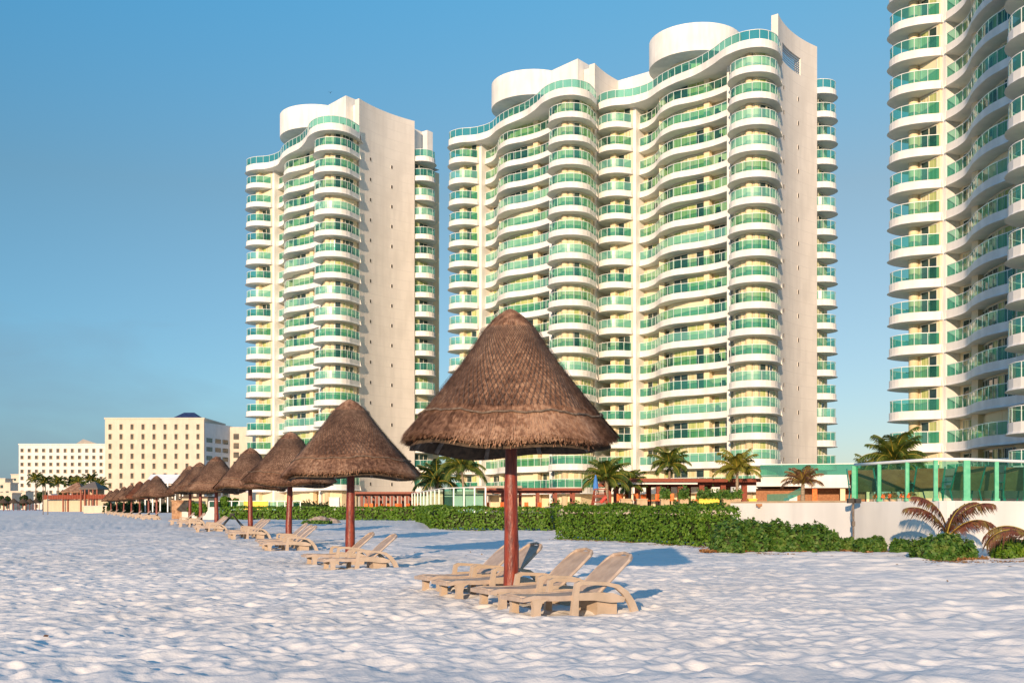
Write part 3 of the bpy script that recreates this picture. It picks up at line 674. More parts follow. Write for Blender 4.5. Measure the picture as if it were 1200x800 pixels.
# ------------------------------------------------------------------ thatched umbrellas
def make_umbrella(seed=1):
    r = random.Random(seed)
    root = empty('thatched_umbrella', (0,0,0), 0, 'x', 'beach umbrella', 'thatched umbrellas standing in a row on the sand')
    # pole, slightly crooked
    mb = MB(); pts = [(.02*math.sin(z*1.3)+.01*math.sin(z*3.1), .015*math.cos(z*1.1), z) for z in np.linspace(-.3,3.9,16)]
    mb.tube(pts, [.125-.010*i/2.5*.9 + .004*math.sin(i*2.1) for i in range(16)], 14); mb.build('pole', POLE, root, True)
    def prof(t):       # t 0 apex .. 1 rim -> r,z
        rr = .12 + 1.47*t - .05*math.sin(math.pi*t); z = 4.33 - 1.93*t - .10*math.sin(t*math.pi*.9)*0
        if t < .06: rr = .10*math.sqrt(max(t,0)/.06) + .09*(t/.06)
        return rr, z
    ph = [r.uniform(0,6.28) for _ in range(6)]
    def wob(a, t):
        return 1 + .02*math.sin(3*a+ph[0])*t + .018*math.sin(7*a+ph[1]) + .012*math.sin(13*a+ph[2])*t
    def sagz(a, t): return (.05*math.sin(2*a+ph[3]) + .03*math.sin(5*a+ph[4]))*t*t
    def P(a, t, lift=0):
        rr, z = prof(min(t,1)); ov = max(t-1,0); rr += ov*.9; z -= ov*1.6
        # cap tier: a collar near the top
        k = .045*math.exp(-((t-.17)/.045)**2)
        rr = (rr + k + lift*.75)*wob(a, t)
        return Vector((rr*math.cos(a), rr*math.sin(a), z + lift*.65 + sagz(a, t)))
    # shell
    nA, nT = 72, 28; mb = MB(); vs = []
    for i in range(nT+1):
        for j in range(nA): vs.append(P(2*math.pi*j/nA, i/nT))
    fs = [(i*nA+j, (i+1)*nA+j, (i+1)*nA+(j+1)%nA, i*nA+(j+1)%nA) for i in range(nT) for j in range(nA)]
    mb.add(vs, fs, 0)
    # under shell
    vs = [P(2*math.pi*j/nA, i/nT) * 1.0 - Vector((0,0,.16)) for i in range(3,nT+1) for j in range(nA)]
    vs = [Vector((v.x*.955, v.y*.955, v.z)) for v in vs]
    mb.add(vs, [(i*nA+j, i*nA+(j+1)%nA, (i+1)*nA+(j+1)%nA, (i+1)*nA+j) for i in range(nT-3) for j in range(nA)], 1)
    # straws
    for q in range(30000):
        t0 = r.random()**.62*.99; a = r.uniform(0,2*math.pi)
        ln = r.uniform(.07,.20); t1 = t0+ln
        if t1 > 1.0: t1 = min(t1, 1.0 + r.uniform(.0,.055))
        da = r.gauss(0,.022)/(.3+t0); wd = r.uniform(.004,.010)/max(.12,prof(min(t0,1))[0])
        l0 = r.uniform(.0,.012); l1 = r.uniform(.008,.045)
        A, B = P(a, t0, l0), P(a+da, t1, l1)
        tang = Vector((-math.sin(a), math.cos(a), 0))*r.uniform(.004,.010)
        mb.add([A-tang, A+tang, B+tang*.5, B-tang*.5], [(0,3,2,1)], 0)
    # thick fringe at the rim
    for q in range(9000):
        a = r.uniform(0,2*math.pi); t1 = 1.0 + r.uniform(.01,.055) + (.03 if r.random()<.03 else 0); ins = r.uniform(-.17,.0)
        A = P(a, .93, ins*.4); B = P(a+r.gauss(0,.012), t1, ins*.3)
        A.z += ins*.1; B.x *= 1+ins*.35; B.y *= 1+ins*.35; A.x *= 1+ins*.35; A.y *= 1+ins*.35
        tang = Vector((-math.sin(a), math.cos(a), 0))*r.uniform(.005,.011)
        mb.add([A-tang, A+tang, B+tang*.6, B-tang*.6], [(0,3,2,1)], 0)
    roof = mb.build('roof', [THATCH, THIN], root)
    # diamond net over the thatch
    nb = MB()
    for sgn in (1,-1):
        for k in range(90):
            a0 = 2*math.pi*k/90; prev = None
            for i in range(26):
                t = .18 + (.80-.18)*i/25; a = a0 + sgn*math.log(t/.18)*.62
                p = P(a, t, .062); 
                if prev is not None:
                    d_ = Vector((-math.sin(a), math.cos(a), 0))*.0045
                    nb.add([prev-d_, prev+d_, p+d_, p-d_], [(0,1,2,3)], 0)
                prev = p
    nb.build('net', NET, roof)
    rb = MB(); pts = [P(2*math.pi*i/90, .845+.008*math.sin(i*.9)+.004*math.sin(i*2.3), .05) for i in range(91)]; rb.tube(pts, .014, 6, cap=False); rb.build('rope', ROPE, roof, True)
    for k in range(10):
        a = 2*math.pi*k/10+.2; m_ = MB(); A = P(a,.08) - Vector((0,0,.3)); B = P(a,.97) - Vector((0,0,.20)); B.x *= .93; B.y *= .93
        m_.tube([A,B], [.03,.035], 7); m_.build('rafter', RAFT, root, True)
    m_ = MB(); m_.tube([Vector((P(2*math.pi*i/40,.80).x*.92, P(2*math.pi*i/40,.80).y*.92, P(2*math.pi*i/40,.80).z-.24)) for i in range(41)], .02, 6, cap=False); m_.build('ring_batten', RAFT, root, True)
    return root
UM = [ # px, depth, radius scale, height scale, label
 (598,15.7,.98,1.0,'largest thatched umbrella, nearest the camera, over four tan loungers'),
 (411,26.5,1.06,.945,'second thatched umbrella from the front, left of the nearest one'),
 (339,38.5,1.03,.94,'third thatched umbrella from the front, its roof half behind the second'),
 (293.5,49.5,1.04,.945,'fourth thatched umbrella from the front, in front of the far hotel side wing'),
 (253,58.8,1.05,.94,'fifth thatched umbrella from the front, beside the low stone block'),
 (235,68,1.04,.94,'sixth thatched umbrella from the front, overlapping the one behind it'),
 (223,74.5,1.04,.94,'last umbrella of the nearer cluster, seventh from the front'),
 (184,101,1.03,.97,'first umbrella of the distant cluster, its roof the rightmost there'),
 (174,114,1.03,.97,'distant umbrella between the rightmost of its cluster and the reddish one'),
 (163.5,126,1.04,.99,'distant umbrella with a more reddish thatch than its neighbours'),
 (154,140,1.03,.97,'distant umbrella just left of the reddish thatched one'),
 (145,156,1.03,.98,'third umbrella from the far end of the row'),
 (137,174,1.03,.98,'second umbrella from the far end of the row'),
 (130,194,1.03,.98,'farthest and smallest umbrella of the row')]
u0 = make_umbrella()
UPOS = []
for i, (px, d, sr, sh, lab) in enumerate(UM):
    o = u0 if i == 0 else copy_tree(u0)
    p = at(px, d); g = G(p.x, p.y); o.location = (p.x, p.y, g); o.scale = (sr, sr, sh); o.rotation_euler.z = i*1.37+.4
    if i: o.rotation_euler.x = rnd.uniform(-.015,.015); o.rotation_euler.y = rnd.uniform(-.015,.015)
    o['label'] = lab; UPOS.append(p)
    if i == 9:
        for k in kids(o):
            if k.name.startswith('roof'):
                k.data = k.data.copy(); k.data.materials[0] = THATCHR; k['label'] = 'reddish thatch roof'

# ------------------------------------------------------------------ loungers
def rounded_panel(mb, x0, z0, x1, z1, hw, th, n=10, tip=.12, curve=.0, mi=0):
    """panel from (x0,z0) to (x1,z1), half width hw, rounded far end"""
    L = math.hypot(x1-x0, z1-z0); ux_, uz_ = (x1-x0)/L, (z1-z0)/L; nx, nz = -uz_, ux_
    rows = []
    for i in range(n+1):
        s = L*i/n; k = 1.0
        e = (s-(L-tip))/tip
        if e > 0: k = 1-.28*e**3
        c = curve*math.sin(math.pi*i/n)
        rows.append((x0+ux_*s+nx*c, z0+uz_*s+nz*c, hw*k))
    vs = []
    m = 8
    for (x, z, h) in rows:
        for j in range(m+1):
            y = -h + 2*h*j/m; dip = -.012*math.cos(y/h*math.pi/2)
            vs.append((x+nx*dip, y, z+nz*dip))
    nn = len(vs)
    vs += [(v[0]-nx*th, v[1], v[2]-nz*th) for v in vs]
    fs = []
    for i in range(n):
        for j in range(m):
            a = i*(m+1)+j; fs.append((a,a+m+1,a+m+2,a+1)); fs.append((nn+a,nn+a+1,nn+a+m+2,nn+a+m+1))
        a = i*(m+1); fs.append((a,nn+a,nn+a+m+1,a+m+1)); b = a+m; fs.append((b,b+m+1,nn+b+m+1,nn+b))
    for j in range(m):
        fs.append((j,j+1,nn+j+1,nn+j)); a = n*(m+1)+j; fs.append((a,nn+a,nn+a+1,a+1))
    mb.add(vs, fs, mi)
def profile_plate(mb, top, bot, y0, y1):
    n = len(top); vs = [(p[0],y0,p[1]) for p in top]+[(p[0],y0,p[1]) for p in bot]+[(p[0],y1,p[1]) for p in top]+[(p[0],y1,p[1]) for p in bot]
    fs = []
    for i in range(n-1):
        fs += [(i,i+1,n+i+1,n+i),(2*n+i,3*n+i,3*n+i+1,2*n+i+1),(i,2*n+i,2*n+i+1,i+1),(n+i,n+i+1,3*n+i+1,3*n+i)]
    fs += [(0,n,3*n,2*n),(n-1,2*n+n-1,4*n-1,2*n-1)]
    mb.add(vs, fs)
def make_lounger():
    root = empty('sun_lounger', (0,0,0), 0, 'x', 'sun lounger', 'tan plastic sun loungers under the thatched umbrellas')
    mb = MB(); rounded_panel(mb, 1.12,.285, .02,.275, .275, .03, 12, .10, .02, 0)
    # side rims
    for s in (-1,1):
        y0, y1 = (s*.27, s*.325) if s > 0 else (s*.325, s*.27)
        top = [(0.0,.285),(.15,.315),(.5,.30),(.9,.31),(1.2,.33)]; bot = [(0.0,.235),(.15,.25),(.5,.235),(.9,.235),(1.2,.24)]
        profile_plate(mb, top, bot, y0, y1)
    mb.bar((.02,-.27,.262),(.02,.27,.262), .05, .055)
    mb.build('seat', PLASTS, root, False)
    mb = MB(); rounded_panel(mb, 1.10,.30, 1.68,.80, .285, .035, 10, .18, .025, 0); 
    for s in (-1,1): mb.tube([(1.10,s*.275,.30),(1.43,s*.285,.59),(1.60,s*.27,.735),(1.67,s*.20,.80)], .024, 8)
    mb.tube([(1.67,.20,.80),(1.70,.0,.825),(1.67,-.20,.80)], .022, 8)
    mb.build('backrest', PLASTS, root, False)
    for s in (-1,1):
        mb = MB(); y0, y1 = sorted((s*.32, s*.375))
        ar_t = [(.66,.0),(.70,.30),(.73,.46),(.80,.49),(1.0,.478),(1.2,.465),(1.38,.43),(1.52,.34),(1.63,.20),(1.72,.0)]
        ar_b = [(.77,.0),(.775,.28),(.79,.42),(.84,.44),(1.0,.432),(1.18,.42),(1.33,.385),(1.44,.30),(1.53,.18),(1.61,.0)]
        profile_plate(mb, ar_t, ar_b, y0, y1)
        mb.box((.80,y0,.475),(1.25,y1+.0,.50)) if False else None
        profile_plate(mb, [(.72,.33),(1.0,.34),(1.3,.32),(1.48,.26)], [(.72,.24),(1.0,.235),(1.25,.20),(1.46,.20)], y0+.005, y1-.005)
        mb.build('armrest', PLAST, root)
        mb = MB(); y0, y1 = sorted((s*.262, s*.335))
        profile_plate(mb, [(.13,.0),(.15,.15),(.13,.24),(.10,.27)], [(.25,.0),(.245,.15),(.27,.22),(.36,.262)], y0, y1)
        mb.build('leg', PLAST, root)
    mb = MB(); mb.box((1.12,-.26,.03),(1.42,.26,.235)); mb.box((1.17,-.262,.235),(1.36,.262,.27)); mb.build('storage_box', PLAST, root)
    return root
l0 = make_lounger()
def lounger_spots():
    out = []
    ang = math.radians(27)
    # near group: near-side front leg positions measured in the photo
    for (x, y, lab) in ((.05,13.35,'nearest tan lounger, frontmost of the four under the largest umbrella'),(-.38,14.55,'second lounger from the front under the largest umbrella'),(-1.05,16.15,'third lounger from the front under the largest umbrella, by its red pole'),(-1.42,17.25,'rearmost lounger under the largest umbrella, back hidden by the pole')):
        out.append((x-.06, y+.20, ang, lab))
    out += [(-4.2,23.4,math.radians(24),'front lounger under the second umbrella from the front'),(-5.0,25.6,math.radians(22),'rear lounger under the second umbrella from the front')]
    for j in range(3): out.append((-7.75-.38*j,33.0+1.25*j,math.radians(22),('front','middle','rear')[j]+' one of three loungers under the third umbrella'))
    for j in range(4): out.append((-11.7-.45*j,44.0+1.3*j+(.7 if j>1 else 0),math.radians(22),('frontmost','second','third','rearmost')[j]+' of the four loungers under the fourth umbrella'))
    for j in range(3): out.append((-16.3-.5*j,54.6+1.6*j,math.radians(20),('front','middle','rear')[j]+' one of three loungers under the fifth umbrella'))
    nm = ['sixth umbrella from the front','last umbrella of the nearer cluster','rightmost umbrella of the distant cluster','distant umbrella right of the reddish one','reddish distant umbrella','umbrella just left of the reddish one','third umbrella from the far end','second umbrella from the far end','farthest umbrella']
    for i in range(5, 14):
        p = UPOS[i]; n = 3 if i < 8 else 2
        for j in range(n):
            out.append((p.x-.7-.5*j, p.y-2.6+1.7*j, math.radians(20+2*j), ('front','rear','hindmost')[j]+' lounger under the '+nm[i-5]))
    return out
for i, (x, y, a, lab) in enumerate(lounger_spots()):
    o = l0 if i == 0 else copy_tree(l0)
    o.location = (x, y, G(x,y)-.01); o.rotation_euler = (rnd.uniform(-.015,.015), rnd.uniform(-.015,.015), a+rnd.uniform(-.04,.04)*(i>3)); o['label'] = lab

# ------------------------------------------------------------------ foliage
def leaf(mb, p, n, size, r, mi=0, elong=1.7):
    n = (n + Vector((r.gauss(0,.55), r.gauss(0,.55), r.gauss(0,.55)))).normalized()
    t = n.cross(Vector((r.uniform(-1,1), r.uniform(-1,1), r.uniform(-1,1)))).normalized(); b = n.cross(t)
    s = size*r.uniform(.6,1.25); a = t*s*elong*.5; c = b*s*.5
    mb.add([p-a, p+c*.9-a*.1, p+a, p-c*.9-a*.1], [(0,1,2,3)], mi)
def hedge(path, wdt, hgt, size, dens, label, mat=LEAF_H, name='hedge', lump=.06, group=None):
    """path: list of (x,y) centre line; clipped box hedge with leafy skin"""
    r = random.Random(int(abs(path[0][0]*100))+len(path)); mb = MB()
    P3 = [(p[0],p[1],G(p[0],p[1])) for p in path]; org = Vector(P3[0])
    # core
    for i in range(len(P3)-1):
        a = Vector(P3[i])-org; b = Vector(P3[i+1])-org; d = (b-a).normalized()
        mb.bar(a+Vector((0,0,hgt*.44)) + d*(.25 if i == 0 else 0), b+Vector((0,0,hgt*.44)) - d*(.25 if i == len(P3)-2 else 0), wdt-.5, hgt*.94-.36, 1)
    for i in range(len(P3)-1):
        a = Vector(P3[i])-org; b = Vector(P3[i+1])-org; d = b-a; L = d.length; d /= L; nrm = Vector((d.y,-d.x,0))
        faces = [('side',1,L*hgt),('side',-1,L*hgt*.35),('top',0,L*wdt)]
        if i == 0: faces.append(('end',-1,wdt*hgt))
        if i == len(P3)-2: faces.append(('end',1,wdt*hgt))
        for kind, s, area in faces:
            for q in range(int(area*dens)):
                if kind == 'side':
                    u, v = r.uniform(0,L), r.random()*hgt; p = a+d*u+nrm*s*wdt/2+Vector((0,0,v)); n = nrm*s
                elif kind == 'top':
                    u, v = r.uniform(0,L), r.uniform(-.5,.5)*wdt; p = a+d*u+nrm*v+Vector((0,0,hgt)); n = Vector((0,0,1))
                else:
                    u, v = r.uniform(-.5,.5)*wdt, r.random()*hgt; p = (a if s < 0 else b)+nrm*u+Vector((0,0,v)); n = d*s
                # round edges + lumps
                k = lump*(math.sin(p.x*2.3+p.z*3)+math.sin(p.y*1.9-p.z*4+1)+math.sin(p.x*5.1+p.y*4.3+p.z*5))*.6
                p = p + n*k - n*abs(r.gauss(0,.05))
                top = max(0, p.z-hgt+.15)
                if kind != 'top': p -= n*top*.6
                else:
                    e = max(0, abs(v)-wdt/2+.15); p.z -= e*.6
                leaf(mb, p, (n+Vector((0,0,.35))).normalized(), size, r)
    o = mb.build(name, [mat, CORE]); o.location = org
    return tag(o, label, name.replace('_',' '), group)
def bush(px, d, wpx, ytop, label, size=.07, n=3000, mat=LEAF_B, name='bush', blobs=7, seed=1, dp=1.0, group=None, skirt=False):
    r = random.Random(seed); c = at(px, d); z0 = G(c.x,c.y); Wd = wpx/F*d; hh = zat(ytop, d)-z0
    mb = MB(); BL = []
    for k in range(blobs):
        bx = r.uniform(-.5,.5)*Wd*.75 if blobs > 1 else 0; by = r.uniform(-.35,.35)*dp; rr = r.uniform(.75,1.0)
        BL.append((bx, by, Wd*.5*(.42 if blobs > 3 else .9)*rr, dp*.55*rr, hh*r.uniform(.78,1.0)))
    for q in range(n):
        bx,by,ra,rb_,h_ = BL[q % blobs]; th = r.uniform(0,2*math.pi); u = r.random()
        ph_ = math.asin(u**.8); cz = math.sin(ph_); cr_ = math.cos(ph_)**.7
        k = (1 + .10*math.sin(th*5+bx*9)+.07*math.sin(ph_*9+th*3))*(1-abs(r.gauss(0,.07)))
        p = Vector((bx+ra*cr_*math.cos(th)*k, by+rb_*cr_*math.sin(th)*k, h_*cz*k*(.96)+.02)); nn = Vector((math.cos(th)*cr_, math.sin(th)*cr_, cz*.8+.3)).normalized()
        leaf(mb, p, nn, size, r, 0, 1.6)
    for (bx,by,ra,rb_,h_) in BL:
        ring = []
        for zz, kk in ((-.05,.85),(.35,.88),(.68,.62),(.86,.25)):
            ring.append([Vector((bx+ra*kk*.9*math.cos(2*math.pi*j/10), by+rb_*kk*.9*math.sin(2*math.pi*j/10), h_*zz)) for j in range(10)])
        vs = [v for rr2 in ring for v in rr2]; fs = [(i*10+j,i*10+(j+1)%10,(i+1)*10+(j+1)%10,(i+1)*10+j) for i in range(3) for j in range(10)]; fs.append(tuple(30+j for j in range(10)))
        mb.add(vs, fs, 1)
    mats = [mat, CORE, DRYL]
    if skirt:
        for q in range(int(n*.10)):
            th = r.uniform(math.pi*1.0, 2*math.pi); k = r.uniform(.93,1.12)
            leaf(mb, Vector((Wd*.46*k*math.cos(th), dp*.62*k*math.sin(th), .02+r.random()*.05)), Vector((0,0,1)), size*.9, r, 2)
    o = mb.build(name, mats); o.location = (c.x,c.y,z0)
    return tag(o, label, name.replace('_',' '), group)
HG = 'clipped green hedges between beach and terrace'
hedge([at(262,100)[:2], at(330,99)[:2], at(400,98)[:2], at(498,97)[:2]], 1.6, 1.22, .17, 70, 'long distant clipped hedge behind the second to fourth umbrellas', group=HG)
hedge([at(499,84)[:2], at(512,74)[:2], at(520,62)[:2]], 1.6, 1.25, .14, 90, 'short hedge corner where the distant hedge turns towards the camera', group=HG)
hedge([at(520,60)[:2], at(575,59)[:2], at(648,58)[:2]], 1.5, 1.25, .11, 150, 'clipped hedge section directly behind the pole of the largest umbrella', group=HG)
hedge([at(668,45.2)[:2], at(735,42.0)[:2], at(795,38.2)[:2], at(846,35.6)[:2]], 1.6, 1.36, .085, 330, 'tall box hedge ending against the white wall, right of the largest umbrella', lump=.09, group=HG)
SG = 'low sea-grape shrubs along the white wall'
bush(868,31.6,95,609,'highest shrub mass on the white wall side, joining the box hedge',.085,9000,seed=3,blobs=9,dp=1.6,group=SG,skirt=True)
bush(925,31.6,80,610,'rounded shrub left of the floodlight post, sloping down to the right',.085,7500,seed=4,blobs=8,dp=1.5,group=SG,skirt=True)
bush(962,31.8,40,617,'small shrub shoulder where the high shrubs fall away',.08,3000,seed=5,blobs=4,dp=1.1,group=SG)
bush(987,32,38,629,'lowest shrub straight below the floodlight post',.075,2400,seed=6,blobs=4,dp=.9,group=SG,skirt=True)
bush(1027,31,50,627,'low round shrub right of the floodlight post',.075,3200,seed=7,blobs=5,dp=.9,group=SG,skirt=True)
bush(1063,30,28,631,'small low shrub just left of the young palm shrub',.075,1800,seed=8,blobs=3,dp=.8,group=SG)
bush(1114,26.9,76,626,'big round shrub at the foot of the young palm with dry litter',.075,6500,seed=9,blobs=7,dp=1.3,group=SG,skirt=True)
bush(1178,27.6,62,629,'darker shrub at the right edge of the photo',.075,4000,mat=LEAF_H,seed=10,blobs=6,dp=1.2,group=SG)

def palm(px, d, yc, flen, label, mat=FR_G, nf=16, seed=1, zbase=1.0, trunk_r=.12, nl=26, up=1.0, lean=0.0, lw=.035, angs=None, group='coconut palms on the hotel terrace', name='palm_tree', droop=1.0):
    r = random.Random(seed); c = at(px, d); zc = zat(yc, d)-zbase
    root = empty(name, (c.x-lean, c.y, zbase), 0, label, 'palm tree', group)
    hc = Vector((lean,0,zc))
    if zc > .25:
        mb = MB(); pts = []; rs = []
        for i in range(12):
            t = i/11; pts.append((lean*t**1.6, .05*math.sin(t*3), zc*t)); rs.append(trunk_r*(1.25-.45*t)*(1+.06*math.sin(i*2.4)) * (1.25 if i == 0 else 1))
        mb.tube(pts, rs, 9); mb.build('trunk', TRUNK, root, True)
    mb = MB()
    fr = angs or [(2*math.pi*(k*.381966), .12+1.45*(k/(nf*1.35))) for k in range(int(nf*1.35))]
    for (az_, tilt) in fr:   # tilt from vertical at the start
        az_ += r.uniform(-.2,.2) if angs is None else 0; L = flen*r.uniform(.85,1.12); tl = tilt*up
        pts = []; p = Vector(hc); n = 12
        e = math.pi/2 - tl
        for i in range(n+1):
            pts.append(p.copy()); dv = Vector((math.cos(e)*math.cos(az_), math.cos(e)*math.sin(az_), math.sin(e)))
            p = p + dv*L/n; e -= droop*(.055+.10*i/n)*(1.4 if tl > .7 else 1.0)
        mb.tube(pts, [lw*.9*(1-.85*i/n) for i in range(n+1)], 5, 1, cap=False)
        for q in range(nl):
            t = .10+.88*q/nl; i = min(n-1,int(t*n)); f_ = t*n-i; b = pts[i].lerp(pts[i+1], f_); dv = (pts[i+1]-pts[i]).normalized()
            side = dv.cross(Vector((0,0,1))).normalized(); upv = side.cross(dv)
            ll = L*.30*math.sin(math.pi*(.12+.80*t))**.7*r.uniform(.85,1.1)
            for s in (-1,1):
                o_ = (side*s*.75 + dv*.62 - Vector((0,0,1))*(.18+.2*r.random()) + upv*.08).normalized()
                m1 = b + o_*ll*.5; m2 = b + o_*ll + Vector((0,0,-ll*(.30+.25*r.random())*droop))
                wv = dv*lw*.55
                wv = wv*(1.5 if lw > .045 else 1.05); mb.add([b-wv,b+wv,m1+wv*1.1,m1-wv*1.1,m2], [(0,1,2,3),(3,2,4)], 0)
    mb.build('crown', [mat, RACH], root)
    return root
palm(541,92,549,2.6,'palm with bare trunk seen between the left and centre towers',FR_G,17,2,1.0,.11,30,lean=-.25,lw=.05)
palm(711,74,562,2.0,'bushy dark palm beside the blue folded umbrella',FR_G,20,3,1.0,.14,24,up=.9,lw=.05)
palm(738,80,568,1.7,'low dark palm at the left end of the long red pergola',FR_G,16,4,1.0,.1,24,lw=.05)
palm(785,92,545,2.05,'palm rising behind the middle of the red pergola roof',FR_G,18,5,1.0,.12,28,lean=.1,lw=.05)
palm(864,78,552,2.0,'yellow-green palm at the right end of the red pergola',FR_Y,16,6,1.0,.12,26,up=.9,lw=.05)
palm(941,58,567,1.25,'reddish palm in front of the low podium building',FR_R,18,7,1.0,.12,26,up=.72,lw=.035)
palm(1048,46,541,1.75,'dark full palm just behind the left end of the glass fence',FR_G,24,8,1.0,.13,34,up=1.0,lw=.04)
palm(1022,50,556,1.3,'smaller palm crown low behind the glass fence corner',FR_G,14,18,1.0,.1,26,lw=.035)
palm(1110,27.6,630,1.5,'young reddish-purple palm fanning out against the white wall',FR_P,0,9,.15,.08,64,lw=.026,angs=[(math.pi*.98,.34),(math.pi*.9,.05),(.15,.12),(.05,.70),(-.6,.3)],group='young palms against the white wall',droop=1.35)
palm(1215,26.5,632,1.5,'purple palm frond reaching in from the right edge of the photo',FR_P,0,10,.15,.08,56,lw=.026,angs=[(math.pi,.95),(math.pi*.9,.8),(.3,.5)],group='young palms against the white wall',droop=1.2)
FG = 'far palms in front of the white hotel'
for i, (px, d, yc, lab) in enumerate(((42,330,562,'leftmost far palm, its crown against the white hotel'),(53,325,566,'far palm second from the left before the white hotel'),(68,335,566,'far palm left of the brown hip roofs'),(84,340,566,'far palm rising behind the larger brown hip roof'),(92,338,567,'far palm between the two brown hip roofs'),(106,330,563,'tallest far palm behind the smaller brown hip roof'),(117,330,570,'rightmost far palm by the cream hotel corner'))):
    palm(px,d,yc,3.4,lab,LEAF_D if i%2 else FR_G,14,30+i,.7,.18,12,lw=.16,group=FG)
palm(512,118,565,3.4,'dark palm-like tree at the foot of the left tower',LEAF_D,16,51,.9,.2,18,lw=.1)

def tree(px, d, wpx, ytop, label, seed, mat=LEAF_D, n=1500, size=.5, zb=.6, group='dark trees in front of the white hotel'):
    r = random.Random(seed); c = at(px,d); Wd = wpx/F*d; hh = zat(ytop,d)-zb
    root = empty('tree', (c.x,c.y,zb), 0, label, 'tree', group)
    mb = MB(); mb.tube([(0,0,-.2),(.1,0,hh*.35),(0,.1,hh*.7)], [.22,.16,.06], 8)
    for k in range(5): a = k*1.3; mb.tube([(0.08,0,hh*.35),(Wd*.28*math.cos(a),Wd*.28*math.sin(a),hh*.68)], [.09,.03], 6)
    mb.build('trunk', TRUNK, root, True)
    mb = MB(); BL = [(r.uniform(-.34,.34)*Wd, r.uniform(-.3,.3)*Wd, hh*r.uniform(.45,.8), Wd*r.uniform(.14,.26)) for _ in range(9)]
    for q in range(n):
        b = BL[q%9]; v = Vector((r.gauss(0,1),r.gauss(0,1),r.gauss(0,1))).normalized(); p = Vector(b[:3])+v*b[3]*r.uniform(.6,1.05); p.z = max(.1,min(p.z,hh))
        leaf(mb, p, v, size, r)
    mb.build('crown', [mat], root)
for i, (px,d,w_,yt,lab) in enumerate(((30,330,14,578,'leftmost dark tree below the white hotel'),(64,300,20,584,'dark round tree left of the beach terrace wall'),(86,290,26,583,'broad dark green tree under the brown hip roofs'),(100,285,18,584,'dark tree right of the broad one under the hip roofs'),(50,340,16,572,'dark tree between the far palms'),(76,345,16,570,'dark tree crown behind the terrace railing'),(112,330,16,572,'dark tree beside the smaller hip roof'),(5,360,14,580,'dark shrub-like tree at the far left edge'))):
    tree(px,d,w_,yt,lab,60+i)
tree(232,98,22,588,'small green tree between the stone block and the distant hedge',70,LEAF_H,1200,.22,.25,'dark trees behind the loungers')
tree(268,112,20,579,'green shrub tree behind the fourth umbrella',71,LEAF_H,1200,.25,.6,'dark trees behind the loungers')

# ------------------------------------------------------------------ white retaining wall + glass fence
def wallrun(pts, z0, z1, th=.25):
    mb = MB()
    for i in range(len(pts)-1):
        a = Vector((*pts[i],0)); b = Vector((*pts[i+1],0)); d = (b-a).normalized(); n = Vector((-d.y,d.x,0))*th
        mb.prism([a[:2],b[:2],(b+n)[:2],(a+n)[:2]], z0, z1)
    return mb
WPT = [at(856,38.6)[:2], at(1001,33.4)[:2]]
WPT2 = [at(1001.3,33.3)[:2], at(1110,29.0)[:2], at(1200,30.8)[:2], at(1300,33)[:2]]
mb = wallrun(WPT, -.3, 1.58); wl = mb.build('garden_wall', WHITE); tag(wl, 'plain white wall section left of the floodlight post, with a thin coping', 'wall')
mb = wallrun([(p[0],p[1]-.03) for p in WPT], 1.582, 1.64, .31); mb.build('coping', TAN, wl)
mb = wallrun(WPT2, -.3, 1.60); wl2 = mb.build('garden_wall', WHITE); tag(wl2, 'white wall carrying the green glass fence, behind the young palm', 'wall')
# raised deck behind
mb = MB(); mb.prism([(WPT2[0][0]+.1,WPT2[0][1]+.5),(WPT2[1][0],WPT2[1][1]+.35),(WPT2[2][0],WPT2[2][1]+.35),(WPT2[3][0],WPT2[3][1]+.35),(25,60),(14,60)], .9, 1.56); struct(mb.build('pool_deck', TERR))
fr = empty('glass_fence', (*WPT2[0],1.6), 0, 'tall green glass fence with a white top rail standing on the white wall', 'fence')
o3 = Vector((*WPT2[0],0)); zt = 1.12
posts = [(1003,1),(1032,0),(1065,0),(1098.5,0),(1135,1),(1170,0),(1206,1),(1240,0),(1290,1)]
def wallpt(px):
    for i in range(3):
        a, b = Vector(WPT2[i]), Vector(WPT2[i+1]); pa = 600+F*a.x/a.y; pb = 600+F*b.x/b.y
        if px <= pb or i == 2:
            k = (px-600)/F; t = (a.x-k*a.y)/((a.x-k*a.y)-(b.x-k*b.y)); t = max(t,0); return a.lerp(b,t)
rt = []
for px, thick in posts:
    p = wallpt(px)-Vector(WPT2[0]); p.y += .12; wd = .09 if thick else .055; m_ = MB()
    m_.box((p.x-wd,p.y-.03,.0),(p.x+wd,p.y+.03,zt)); m_.box((p.x-wd-.02,p.y-.06,0),(p.x+wd+.02,p.y+.06,.07)); m_.build('post', [GPOST], fr); rt.append(p)
for i in range(len(rt)-1):
    m_ = MB(); a, b = rt[i], rt[i+1]; d_ = (b-a).normalized()*.1
    if i in (2,): 
        cpt = Vector(WPT2[1])-Vector(WPT2[0])
    m_.bar((a.x+d_.x,a.y+d_.y,zt*.52),(b.x-d_.x,b.y-d_.y,zt*.52), .012, zt-.1); m_.build('glass_panel', [GFENCE], fr)
m_ = MB(); m_.tube([(p.x,p.y,zt+.03) for p in rt], .045, 8); m_.build('top_rail', RAILW, fr, True)
